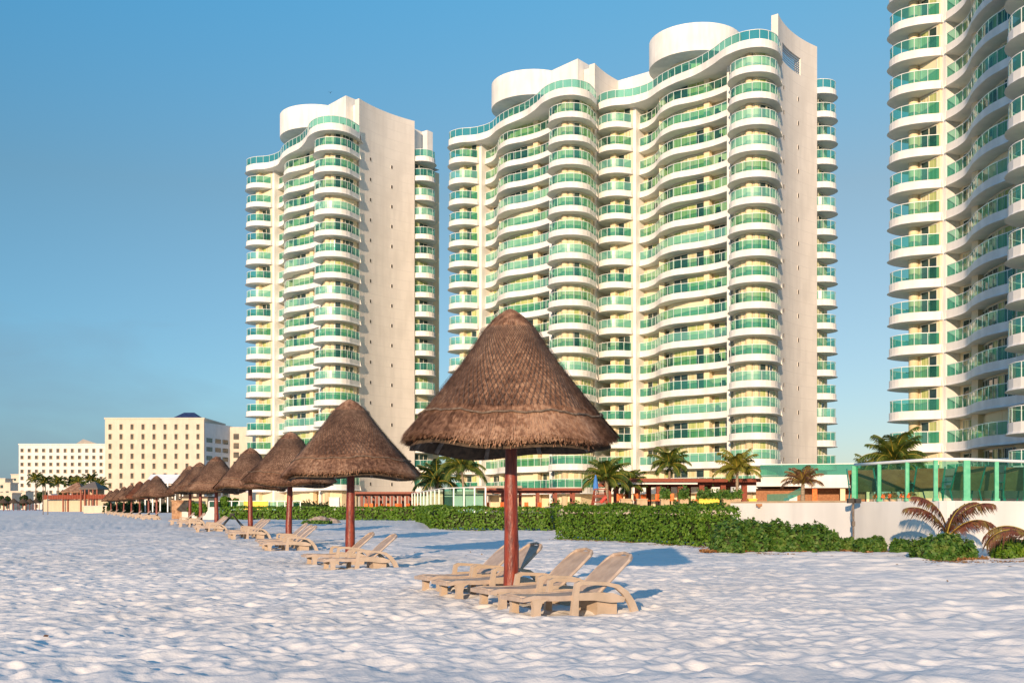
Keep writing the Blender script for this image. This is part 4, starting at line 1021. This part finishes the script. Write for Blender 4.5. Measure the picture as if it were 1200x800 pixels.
# dark sling loungers behind the fence
def sling(x, y, rz, lab, first=[None]):
    if first[0] is None:
        root = empty('sling_chair', (0,0,0), 0, lab, 'chair', 'brown sling chairs behind the glass fence')
        m_ = MB(); m_.bar((0,0,.42),(0,.45,.38), .62, .03, 0, up=(0,0,1)); m_.build('seat', BROWN, root)
        m_ = MB(); m_.bar((0,.45,.40),(0,.85,1.05), .60, .03, 0, up=(0,-1,.5)); m_.build('backrest', BROWN, root)
        for s in (-1,1):
            m_ = MB(); m_.tube([(s*.33,-.05,0),(s*.33,.05,.42),(s*.33,.5,.40),(s*.32,.88,1.1)], .02, 6); m_.build('side_frame', TEAL, root)
            m_ = MB(); m_.tube([(s*.33,.62,0),(s*.33,.45,.40)], .02, 6); m_.build('leg', TEAL, root)
            m_ = MB(); m_.tube([(s*.35,.02,.42),(s*.35,.05,.62),(s*.35,.55,.62)], .018, 6); m_.build('armrest', TEAL, root)
        first[0] = root; o = root
    else: o = copy_tree(first[0])
    o.location = (x,y,1.56); o.scale = (1.3,1.1,1.0); o.rotation_euler.z = rz; o['label'] = lab
for i, (px, d, rz) in enumerate(((1016,35,2.6),(1043,34.5,2.9),(1057,35.2,3.4),(1082,33.6,3.0),(1122,32.0,3.15),(1150,32.5,2.7),(1178,33.0,3.3),(1192,32.6,2.8))):
    p = at(px,d); sling(p.x,p.y,rz,['brown sling chair in the first glass bay from the left','brown sling chair at the middle of the second glass bay','brown sling chair at the right of the second glass bay','brown sling chair in the third glass bay','brown sling chair in the fourth glass bay, facing away','brown sling chair left in the fifth glass bay','brown sling chair in the sixth glass bay','brown sling chair nearest the right edge of the photo'][i])
# orange planters at the foot of the fence
for i, px in enumerate((1036,1046,1054,1068,1076)):
    p = wallpt(px); m_ = MB(); r = random.Random(px)
    root = empty('flower_pot', (p.x, p.y+.5, 1.56), 0, 'orange flowers in a small pot behind the fence, %s from the left' % ('first','second','third','fourth','fifth')[i], 'flower pot', 'small orange flower pots behind the fence')
    m_.tube([(0,0,0),(0,0,.14)], [.08,.11], 10); m_.build('pot', TAN, root); m_ = MB()
    for q in range(60): v = Vector((r.gauss(0,1),r.gauss(0,1),abs(r.gauss(0,1)))).normalized(); leaf(m_, Vector((0,0,.15))+v*.14, v, .06, r)
    m_.build('flowers', ORANGE, root)
# floodlight post
p = at(1000,32.6); root = empty('floodlight_post', (p.x,p.y,G(p.x,p.y)), 0, 'thin grey post with two dark floodlights at the wall joint', 'floodlight')
m_ = MB(); m_.tube([(0,0,-.2),(0,0,1.62)], .028, 8); m_.build('post', RAFT, root)
for s, z in ((-1,1.50),(1,1.50)):
    m_ = MB(); m_.tube([(0,0,z-.03),(s*.1,-.03,z)], .015, 6); m_.box((s*.11-.085,-.14,z-.05),(s*.11+.085,.02,z+.09)); m_.build('lamp_head', DARKV, root)
m_ = MB(); m_.box((-.05,-.06,.75),(.04,.03,.9)); m_.tube([(-.02,-.03,.9),(-.06,-.03,1.2),(-.02,-.02,1.5)], .012, 6); m_.build('junction_box', RAFT, root)
p = at(889,37.2); root = empty('wall_lamp', (p.x,p.y-.02,1.5), 0, 'small brown wall lamp below the coping of the left wall section', 'lamp')
m_ = MB(); m_.box((-.1,-.08,-.03),(.1,0,.05)); m_.tube([(0,-.04,-.08),(0,-.04,-.02)], [.05,.05], 8); m_.build('housing', BROWN, root)

# ------------------------------------------------------------------ pergolas, furniture
def pergola(x0, x1, y, dep, z0, h, npost, label, group=None, white=False, rz=0, slope=0, ps=.14):
    W_ = x1-x0; root = empty('pergola', (x0,y,z0), rz, label, 'pergola', group)
    for j in range(2):
        for i in range(npost):
            m_ = MB(); xx = W_*i/(npost-1); m_.box((xx-ps,j*dep-ps,0),(xx+ps,j*dep+ps,h-.28)); m_.build('post', REDW, root)
        m_ = MB(); m_.box((-.9,j*dep-.1,h-.28),(W_+.9,j*dep+.1,h-.02)); m_.build('beam', REDW, root)
    m_ = MB(); n = int(W_/.8)
    for i in range(n+1): xx = -.6+(W_+1.2)*i/n; m_.box((xx-.06,-1.0,h-.018),(xx+.06,dep+1.0,h+.16))
    m_.build('rafters', REDW, root)
    m_ = MB(); m_.box((-1.0,-1.15,h-.06),(W_+1.0,-1.02,h+.20)); m_.build('fascia', REDW, root)
    if white: m_ = MB(); m_.box((-.5,-.9,h-.22),(W_*.62,-.84,h-.06)); m_.build('gutter', RAILW, root); m_ = MB(); m_.box((-.8,-.6,h+.165),(W_+.8,dep+.6,h+.22)); m_.build('roof_panel', REDW, root)
    return root
q0 = at(655,64); q1 = at(892,64); m_ = MB(); m_.prism([(q0.x,62),(q1.x,62),(q1.x+5,92),(q0.x,92)], .9, 1.5); struct(m_.build('raised_deck', TERR))
DZ = 1.5
PG = 'red timber pergolas on the terrace'
p0, p1 = at(722,80), at(872,80); pg = pergola(p0.x, p1.x, 80, 6, DZ, zat(564,80)-DZ, 7, 'long red pergola with white gutter in the middle of the terrace', PG, True, ps=.19)
p0, p1 = at(568,108), at(672,108); pergola(p0.x, p1.x, 108, 4, 1.0, zat(574,108)-1.0, 6, 'red pergola crossed by the pole of the largest umbrella', PG, ps=.15)
p0, p1 = at(424,130), at(486,130); pergola(p0.x, p1.x, 130, 4, 1.0, zat(578,130)-1.0, 8, 'distant red pergola between the second umbrella and the left tower wall', PG, ps=.15)
def chair(px, d, lab, mat=ORANGE, first={}):
    k = mat.name
    if k not in first:
        root = empty('terrace_chair', (0,0,0), 0, lab, 'chair', 'orange terrace chairs')
        m_ = MB(); m_.box((-.24,-.24,.42),(.24,.24,.5)); m_.build('seat', mat, root)
        m_ = MB(); m_.box((-.24,.2,.5),(.24,.26,.95)); m_.build('backrest', mat, root)
        for sx in (-1,1):
            for sy in (-1,1): m_ = MB(); m_.bar((sx*.2,sy*.2,0),(sx*.21,sy*.21,.42), .04,.04); m_.build('leg', DARKV, root)
        first[k] = root; o = root
    else: o = copy_tree(first[k])
    p = at(px,d); o.location = (p.x,p.y,DZ if d < 90 else 1.0); o.rotation_euler.z = rnd.uniform(-1.2,1.2)+math.pi*(rnd.random()<.4); o['label'] = lab
ordn = ['first','second','third','fourth','fifth','sixth','seventh','eighth','ninth','tenth','eleventh','twelfth']
for i in range(10): chair(729+i*9.5+rnd.uniform(-2,2), 77+rnd.uniform(-1,4), 'orange chair under the long pergola, %s from its left end' % ordn[i])
for i in range(8): chair(430+i*6.7, 127+rnd.uniform(-1,3), 'orange chair under the distant left pergola, %s from its left end' % ordn[i])
for i in range(6): chair(572+i*15+rnd.uniform(-2,2), 100+rnd.uniform(-2,2), 'orange chair before the middle pergola, %s from its left end' % ordn[i])
# stone planters along the pergola
for i, (px, w_, mt) in enumerate(((733,12,TAN),(752,12,TAN),(779,10,TAN),(801,10,TAN),(830,24,YEL),(857,20,TAN),(881,9,YEL))):
    p = at(px,70); hw = w_/F*70/2*1.0; root = empty('planter', (p.x,p.y,DZ), 0, ('yellow' if mt is YEL else 'tan stone')+' planter in front of the long pergola, %s from the left' % ordn[i], 'planter', 'planters in front of the long pergola')
    m_ = MB(); m_.box((-hw,-.3,0),(hw,.3,.45)); m_.box((-hw-.04,-.34,.452),(hw+.04,.34,.52)); m_.build('box', mt, root)
    if i in (3,4,5,2):
        m_ = MB(); r = random.Random(i)
        for q in range(500): leaf(m_, Vector((r.uniform(-hw,hw)*1.1, r.uniform(-.4,.4), .5+abs(r.gauss(0,.28)))), Vector((r.gauss(0,1),-1,1)).normalized(), .15, r)
        m_.build('foliage', LEAF_B, root)
bush(846,74,26,573,'loose reddish-green shrub under the right half of the long pergola',.13,1500,DRYL if False else LEAF_B,seed=41,blobs=5,dp=1.2,group='terrace shrubs')
bush(812,76,50,579,'green shrub row behind the planters of the long pergola',.13,1800,seed=42,blobs=6,dp=1.0,group='terrace shrubs')
bush(672,95,60,584,'clipped green shrub row behind the largest umbrella hedge',.16,1600,LEAF_H,seed=43,blobs=7,dp=1.2,group='terrace shrubs')
bush(380,122,110,585,'dark green planting behind the distant hedge',.2,2200,LEAF_D,seed=44,blobs=9,dp=1.6,group='terrace shrubs')
# blue folded umbrella
p = at(698,72); root = empty('folded_parasol', (p.x,p.y,DZ), 0, 'closed blue parasol beside the wooden lifeguard chair', 'parasol')
m_ = MB(); m_.tube([(0,0,0),(0,0,zat(556,72)-DZ)], .03, 6); m_.build('pole', RAILW, root)
zt_ = zat(556,72)-DZ; m_ = MB(); m_.tube([(0,0,zt_-1.05),(0,0,zt_-.9),(0,0,zt_-.4),(0,0,zt_)], [.16,.2,.13,.03], 10); m_.build('canopy', BLUE, root, True)
# lifeguard chair
p = at(703,68); root = empty('lifeguard_chair', (p.x,p.y,DZ), 0, 'tall red-brown wooden lifeguard chair with a red float', 'chair'); hh = zat(574,68)-DZ
for sx in (-1,1):
    for sy in (-1,1): m_ = MB(); m_.bar((sx*.5,sy*.4,0),(sx*.32,sy*.25,hh*(.62 if sy < 0 else 1)), .09,.09); m_.build('leg', REDW, root)
m_ = MB(); m_.box((-.4,-.35,hh*.55),(.4,.3,hh*.6)); m_.build('seat', REDW, root)
m_ = MB(); [m_.box((-.33,.2,hh*(.66+.11*k)),(.33,.25,hh*(.72+.11*k))) for k in range(3)]; m_.build('backrest', REDW, root)
for k in range(3): m_ = MB(); m_.box((-.48+.04*k,-.44+.03*k,.25+.4*k),(.48-.04*k,-.38+.03*k,.33+.4*k)); m_.build('rung', REDW, root)
RED = mottled('red_float', (.7,.04,.03), (.8,.08,.05), 4, .5)
o = MB(); o.tube([(-.1,0,0),(.25,.05,.35)], [.1,.1], 8); o = o.build('rescue_float', RED); o.location = (p.x+.1,p.y-.5,DZ+.25); tag(o, 'red rescue float leaning on the lifeguard chair', 'float')
# second glass fence (mid) and left fences
def fence_run(a, b, z0, h, n, label, group=None, mat=GFENCE, pm=RAILW):
    a = Vector((*a[:2],z0)); b = Vector((*b[:2],z0)); root = empty('glass_fence', a, 0, label, 'fence', group); d = b-a
    for i in range(n+1):
        q = d*i/n; m_ = MB(); m_.box((q.x-.05,q.y-.05,0),(q.x+.05,q.y+.05,h)); m_.build('post', pm, root)
        if i < n:
            q2 = d*(i+1)/n; e = d.normalized()*.06; m_ = MB(); m_.bar(q+e+Vector((0,0,h*.5)), q2-e+Vector((0,0,h*.5)), .012, h-.12); m_.build('glass_panel', mat, root)
    m_ = MB(); m_.bar(Vector((0,0,h+.03)), d+Vector((0,0,h+.03)), .09, .06); m_.build('top_rail', pm, root)
    return root
FGp = 'green glass fences around the pool terrace'
fence_run(at(483,100), at(520,74), 1.0, 1.75, 9, 'glass fence left of the bare-trunk palm, running towards the camera', FGp)
fence_run(at(520,74), at(569,70), 1.0, 1.75, 4, 'glass fence section with white frame just left of the largest umbrella pole', FGp)
fence_run(at(245,112), at(352,110), 1.0, 1.1, 12, 'low glass fence seen under the third and fourth umbrellas', FGp)
m_ = MB(); q = at(302,111); m_.box((-1.25,-.03,0),(1.25,.03,.85)); m_.tube([(-1.2,0,-.2),(-1.2,0,.9)], .03, 6); m_.tube([(1.2,0,-.2),(1.2,0,.9)], .03, 6); o = m_.build('yellow_banner', YEL); o.location = (q.x,q.y-.8,1.25); tag(o, 'plain bright yellow banner on the low glass fence', 'banner')
m_ = MB(); q = at(392,118); m_.box((-.55,-.3,0),(.55,.3,zat(583,118)-1.0)); m_.box((-.6,-.35,zat(583,118)-.998),(.6,.35,zat(583,118)-.93)); o = m_.build('service_pillar', WHITE); o.location = (q.x,q.y,1.0); tag(o, 'short white pillar behind the hedge, left of the second umbrella pole', 'pillar')
# podium building behind the left wall section
pb = empty('podium_building', (0,0,0), 0, 'low cream podium building with green glass parapet right of the centre tower', 'building')
a = at(908,112); b = at(1004,110); d_ = Vector((b.x-a.x,b.y-a.y,0)); n_ = Vector((-d_.y,d_.x,0)).normalized(); e_ = d_.normalized()
pb.location = (a.x,a.y,0)
def lb(mb, s0, s1, n0, n1, z0, z1, mi=0):
    P_ = [e_*s0+n_*n0, e_*s1+n_*n0, e_*s1+n_*n1, e_*s0+n_*n1]; mb.prism([(q.x,q.y) for q in P_], z0, z1, mi)
LL = d_.length + 1.5
m_ = MB(); lb(m_, 3, LL, 0, 22, 3.5, 4.85); lb(m_, -2, 2.998, 1, 22, 3.7, 4.85); m_.build('upper_band', WHITE, pb)
m_ = MB(); lb(m_, -2, LL, 3, 21, 1.0, 3.5); m_.build('inner_wall', BROWN, pb)
for s in (3.8,6.6,9.2): m_ = MB(); lb(m_, s, s+.5, .5, 1.0, 1.0, 3.5); m_.build('column', ORANGE if s < 5 else CREAM, pb)
m_ = MB(); lb(m_, -1.5, LL, .25, .28, 4.85, 5.95); m_.build('glass_railing', GRAIL, pb)
m_ = MB(); lb(m_, -1.5, LL, .22, .31, 5.952, 6.02); m_.build('handrail', RAILW, pb)
# slanted glass stair rail
st = empty('outdoor_stair', (*at(906,100)[:2],1.0), 0, 'short stair with slanting green glass sides beside the podium building', 'stair')
m_ = MB(); 
for k in range(6): m_.box((k*.38,0,0),(k*.38+.36,2,.28+.27*k))
m_.build('steps', WHITE, st)
m_ = MB(); m_.add([(-.6,-.1,.9),(1.0,-.1,1.0),(2.6,-.1,1.7),(2.9,-.1,2.5),(1.4,-.1,1.75),(-.6,-.1,1.7)], [(0,1,4,5),(1,2,3,4)]); m_.build('glass_side', GRAIL, st)
# low podium between left and centre towers (behind palm)
pz = empty('entrance_pavilion', (*at(497,150)[:2],.9), 0, 'low pavilion with a grey canopy between the left and centre towers', 'building')
m_ = MB(); m_.box((0,0,0),(9,6,2.4)); m_.build('wall', HOTS, pz); m_ = MB(); m_.box((-.6,-.8,2.402),(9.6,6.5,2.85)); m_.build('flat_roof', CANOPY, pz)
m_ = MB(); m_.box((.8,-.06,.2),(4.2,.05,2.1)); m_.build('window', WGLASS, pz)
# stones with plants left on the sand
r = random.Random(5)
for i, (px, d) in enumerate(((367,78),(374,77),(381,78.5),(389,77.5),(360,79))):
    p = at(px,d); m_ = MB(); vs = []; n = 9; sz = (.55,.75,.5,.6,.35)[i]
    for a_ in range(5):
        for b_ in range(n):
            th = 2*math.pi*b_/n; ph_ = math.pi*.5*a_/4; k = sz*(1+r.uniform(-.18,.18)); vs.append((k*math.cos(ph_)*math.cos(th)*1.2, k*math.cos(ph_)*math.sin(th), k*.75*math.sin(ph_)-.08))
    m_.add(vs, [(a_*n+b_, a_*n+(b_+1)%n, (a_+1)*n+(b_+1)%n, (a_+1)*n+b_) for a_ in range(4) for b_ in range(n)]); o = m_.build('boulder', ROCK); o.location = (p.x,p.y,G(p.x,p.y)); tag(o, 'brown-grey stone on the sand by the low plants, %s from the left' % ('second','third','fourth','last','first')[i], 'stone', 'stones on the sand before the distant hedge')
bush(373,75.5,34,609.5,'low green plants growing around the stones on the sand',.12,900,LEAF_B,'low_plants',6,47,1.6)
# stone block left
q = at(214,108); m_ = MB(); m_.box((-.85,-.8,-.3),(.85,.8,zat(587,108)-.3)); m_.box((-.92,-.87,zat(587,108)-.298),(.92,.87,zat(587,108)-.2))
BRK = mottled('rough_brown_stone', (.28,.15,.08), (.50,.30,.17), 3, .9, bump=.6)
o = m_.build('stone_block', BRK); o.location = (q.x,q.y,.3); tag(o, 'square brown stone block behind the seventh umbrella', 'stone block')
q = at(236,104); m_ = MB(); m_.box((-1.6,-1,-.3),(1.9,1,.75)); m_.box((.3,-.9,.752),(1.8,.9,1.2)); o = m_.build('white_planter', HOTW); o.location = (q.x,q.y,.3); tag(o, 'low stepped white masonry planter beside the brown stone block', 'planter')
# black folded trestle near fifth umbrella
q = at(272,60); root = empty('folding_stand', (q.x,q.y,G(q.x,q.y)), 0, 'black folding stand leaning open behind the fifth umbrella loungers', 'stand')
for s in (-1,1):
    m_ = MB(); m_.bar((s*.75,-.2,0),(0,0,.85), .05,.05); m_.bar((s*.75,.3,0),(0,.1,.85), .05,.05); m_.bar((s*.6,-.15,.15),(s*.6,.25,.15), .04,.04); m_.build('leg', DARKV, root)
m_ = MB(); m_.box((-.12,-.06,.82),(.12,.16,.92)); m_.build('top_bar', DARKV, root)
# white tents / beach pavilions at left
q0, q1 = at(170,215), at(214,215); root = empty('beach_tent', (q0.x,215,.6), 0, 'long white flat-topped tent in front of the cream hotel', 'tent'); W_ = q1.x-q0.x
m_ = MB(); zt_ = zat(555,215)-.6; zl = zat(566,215)-.6; m_.prism([(0,0),(W_,0),(W_,8),(0,8)], zl, zl+.1); m_.add([(0,0,zl),(W_,0,zl),(W_*.97,3,zt_),(W_*.02,3,zt_),(0,8,zl),(W_,8,zl)], [(0,1,2,3),(3,2,5,4),(0,3,4),(1,5,2)]); m_.build('roof', TENT, root)
for k in range(6): m_ = MB(); m_.box((W_*k/5-.1,0,0),(W_*k/5+.1,.2,zl)); m_.build('post', RAILW, root)
for k in range(5): m_ = MB(); m_.box((W_*(k+.12)/5,7.7,0),(W_*(k+.9)/5,7.8,zl*.95)); m_.build('back_panel', HWIN, root)
q0 = at(150,230); root = empty('beach_tent', (q0.x,230,.6), 0, 'small white tent roof left of the long white tent', 'tent')
m_ = MB(); zl = zat(574,230)-.6; m_.add([(0,0,zl),(5,0,zl),(5,5,zl),(0,5,zl),(2.5,2.5,zl+1.6)], [(0,1,4),(1,2,4),(2,3,4),(3,0,4)]); m_.build('roof', TENT, root)
for (a_,b_) in ((0,0),(4.9,0),(0,4.9),(4.9,4.9)): m_ = MB(); m_.box((a_,b_,0),(a_+.1,b_+.1,zl)); m_.build('post', RAILW, root)
def hiproof(px, d, wpx, yapex, yeave, lab, mat, dep=7):
    q = at(px,d); hw = wpx/F*d/2; root = empty('beach_restaurant', (q.x,q.y,.6), 0, lab, 'restaurant', 'thatched beach restaurants by the far hotels'); za = zat(yapex,d)-.6; ze = zat(yeave,d)-.6
    m_ = MB(); m_.add([(-hw,-dep/2,ze),(hw,-dep/2,ze),(hw,dep/2,ze),(-hw,dep/2,ze),(-hw*.12,0,za),(hw*.12,0,za),(-hw*.97,-dep/2*.97,ze-.3),(hw*.97,-dep/2*.97,ze-.3),(hw*.97,dep/2*.97,ze-.3),(-hw*.97,dep/2*.97,ze-.3)], [(0,1,5,4),(1,2,5),(2,3,4,5),(3,0,4),(0,6,7,1),(1,7,8,2),(2,8,9,3),(3,9,6,0),(6,9,8,7)]); m_.build('roof', mat, root)
    for k in range(5): m_ = MB(); xx = -hw*.85+hw*1.7*k/4; m_.box((xx-.15,-dep/2+.4,-.2),(xx+.15,-dep/2+.7,ze-.2)); m_.build('post', REDW, root)
    m_ = MB(); m_.box((-hw*.8,dep/4,-.2),(hw*.8,dep/4+.2,ze-.3)); m_.build('back_wall', HREV, root)
hiproof(91,260,26,565,576,'larger brown hip-roofed beach restaurant below the far palms',THATCH)
hiproof(110,255,22,564,572,'smaller grey-brown hip-roofed restaurant right of the larger one',RAFT)
# far terrace walls with rail
m_ = MB(); a_ = at(50,262); b_ = at(128,250); m_.prism([(a_.x,a_.y),(b_.x,b_.y),(b_.x,b_.y+30),(a_.x,a_.y+30)], 0, zat(585,258)); o = m_.build('terrace_wall', HREV); tag(o, 'far tan terrace wall carrying the hip-roofed restaurants', 'wall')
fence_run(at(50,259.5), at(128,248.5), zat(585,258), 1.1, 26, 'reddish railing along the far tan terrace wall', None, REDW, REDW)
m_ = MB(); q = at(115,205); m_.box((-2.2,-1.5,0),(2.2,1.5,1.35)); o = m_.build('low_wall', HOTC); o.location = (q.x,q.y,.4); m2 = MB(); m2.box((-2.35,-1.65,1.352),(2.35,1.65,1.45)); m2.build('coping', HOTW, o); tag(o, 'low yellowish wall just left of the farthest umbrella', 'wall')
for i, (px,w_) in enumerate(((4,14),(16,14),(27,13),(35,14),(42,12))):
    d = 300+7*i; q = at(px,d); root = empty('thatched_shelter', (q.x,q.y,.65), 0, 'dark thatched beach shelter at far left, %s from the left edge' % ordn[i], 'shelter', 'dark thatched shelters at far left'); hw = w_/F*d/2
    ze = zat(589,d)-.65; za = zat(583.5,d)-.65
    m_ = MB(); m_.tube([(0,0,ze-.1),(0,0,ze),(0,0,ze+(za-ze)*.6),(0,0,za)], [hw*.97,hw,hw*.4,.05], 14); m_.build('roof', THIN, root)
    m_ = MB(); m_.tube([(0,0,-.3),(0,0,ze)], .12, 8); m_.build('pole', POLE, root)
    for s in (-1,1): m_ = MB(); m_.tube([(s*hw*.7,0,-.3),(s*hw*.7,0,ze)], .08, 8); m_.build('pole', POLE, root)
for i, px in enumerate((50.5,56)):
    q = at(px,170); o = MB(); o.tube([(0,0,-.3),(0,0,zat(569 if i == 0 else 574,170)-G(q.x,q.y))], .07, 8); o = o.build('volleyball_pole', RAFT); o.location = (q.x,q.y,G(q.x,q.y)); tag(o, ('left' if i == 0 else 'right')+' one of the two thin dark poles standing on the far beach', 'pole', 'thin poles on the far beach')
for i in range(9):
    px = 128+i*11; d = 205+3*i; q = at(px,d); o = None; w_ = 7
    bush(px, d, 13, 588-(i%3), 'dark green shrub behind the distant umbrellas, %s from the left' % ordn[i], .4, 500, LEAF_D, 'bush', 4, 90+i, 2.2, 'dark shrubs behind the distant umbrellas')
# beach club hut and low wall behind the distant umbrellas
for i, (px,w_,yt,d,mt,lab) in enumerate(((150,30,587,240,HREV,'low tan hut behind the distant umbrellas, left'),(190,26,585,235,HOTC,'low cream hut behind the rightmost distant umbrella'),(228,30,583,190,HREV,'low tan building seen between the two umbrella clusters'))):
    q = at(px,d); hw = w_/F*d/2; root = empty('beach_hut', (q.x,q.y,.4), 0, lab, 'hut'); h_ = zat(yt,d)-.4
    m_ = MB(); m_.box((-hw,0,0),(hw,5,h_)); m_.build('wall', mt, root); m_ = MB(); m_.box((-hw-.3,-.5,h_+.002),(hw+.3,5.3,h_+.25)); m_.build('roof', THIN, root)
    for k in (-.5,.1,.6): m_ = MB(); m_.box((hw*k-.6,-.06,.3),(hw*k+.6,.05,h_*.8)); m_.build('window', WGLASS, root)
# dry litter washed along the foot of the hedges
r = random.Random(77); m_ = MB()
for q in range(2600):
    t = r.random(); P_ = [at(650,43.5),at(735,40.2),at(800,36.3),at(850,33.3),at(905,29.6),at(985,30.6),at(1075,28.6),at(1110,25.2),at(1200,25.8)]
    k = t*(len(P_)-1); i = int(k); p = P_[i].lerp(P_[min(i+1,len(P_)-1)], k-i); p.y -= abs(r.gauss(0,.45)) - .25; p.x += r.gauss(0,.25)
    leaf(m_, Vector((p.x,p.y,G(p.x,p.y)+.03)), Vector((0,0,2)), .045, r)
for q in range(160):
    p = Vector((r.uniform(-6,16), r.uniform(11,34), 0)); leaf(m_, Vector((p.x,p.y,G(p.x,p.y)+.03)), Vector((0,0,2)), .05, r)
struct(m_.build('dry_leaves', DRYL), 'stuff')
# dark chairs left out on the balconies of the centre tower
m_ = MB(); m_.box((-.28,-.28,.38),(.28,.28,.46)); m_.box((-.28,.22,.46),(.28,.3,1.0))
for sx in (-1,1):
    m_.box((sx*.3-.03,-.28,.0),(sx*.3+.03,.3,.62))
    m_.box((sx*.26-.02,-.26,.0),(sx*.26+.02,-.2,.4))
bc = m_.build('balcony_chair', DARKV); cm = bc.data; bpy.data.objects.remove(bc); r = random.Random(12)
fl = ['first','second','third','fourth','fifth','sixth','seventh','eighth','ninth','tenth','eleventh','twelfth','thirteenth','fourteenth','fifteenth','sixteenth','seventeenth']
MW = Matrix.Translation((34.8,139.5,0)) @ Matrix.Rotation(RZ, 4, 'Z')
for wing, ox, oy in (('right',0,0),('left',27.5,2.0)):
    for k in range(17):
        for spot, (t_, w_) in (('wavy balcony, left end',(19.2,-1.5)),('wavy balcony, right end',(7.4,1.8)),('round balcony',(4.0,5.0))):
            if r.random() > .36: continue
            o = link('balcony_chair', cm); o.location = MW @ Vector((t_+ox+r.uniform(-.4,.4), w_+oy, 5.54+H*k-1.22)); o.rotation_euler.z = r.uniform(0,6.28)
            tag(o, 'dark chair on %s, %s storey, %s wing of centre tower' % (spot, fl[k], wing), 'chair', 'dark chairs on the balconies of the centre tower')
# sea bird
q = at(387,120); o = MB(); zz = 0
o.add([(-.9,0,.25),(-.45,.12,.38),(0,.1,.05),(.45,.12,.38),(.9,0,.25),(-.42,-.08,.33),(0,-.12,.03),(.42,-.08,.33)], [(0,5,1),(1,5,6,2),(2,6,7,3),(3,7,4)]); o.tube([(0,-.45,.0),(0,-.25,.02),(0,.15,.03),(0,.5,.0)], [.02,.07,.08,.01], 8)
o = o.build('sea_bird', DARKV); o.location = (q.x,q.y,zat(109,120)); o.scale = (.4,.4,.4); tag(o, 'tiny dark sea bird gliding above the left tower', 'bird')
print('objects', len(bpy.data.objects))
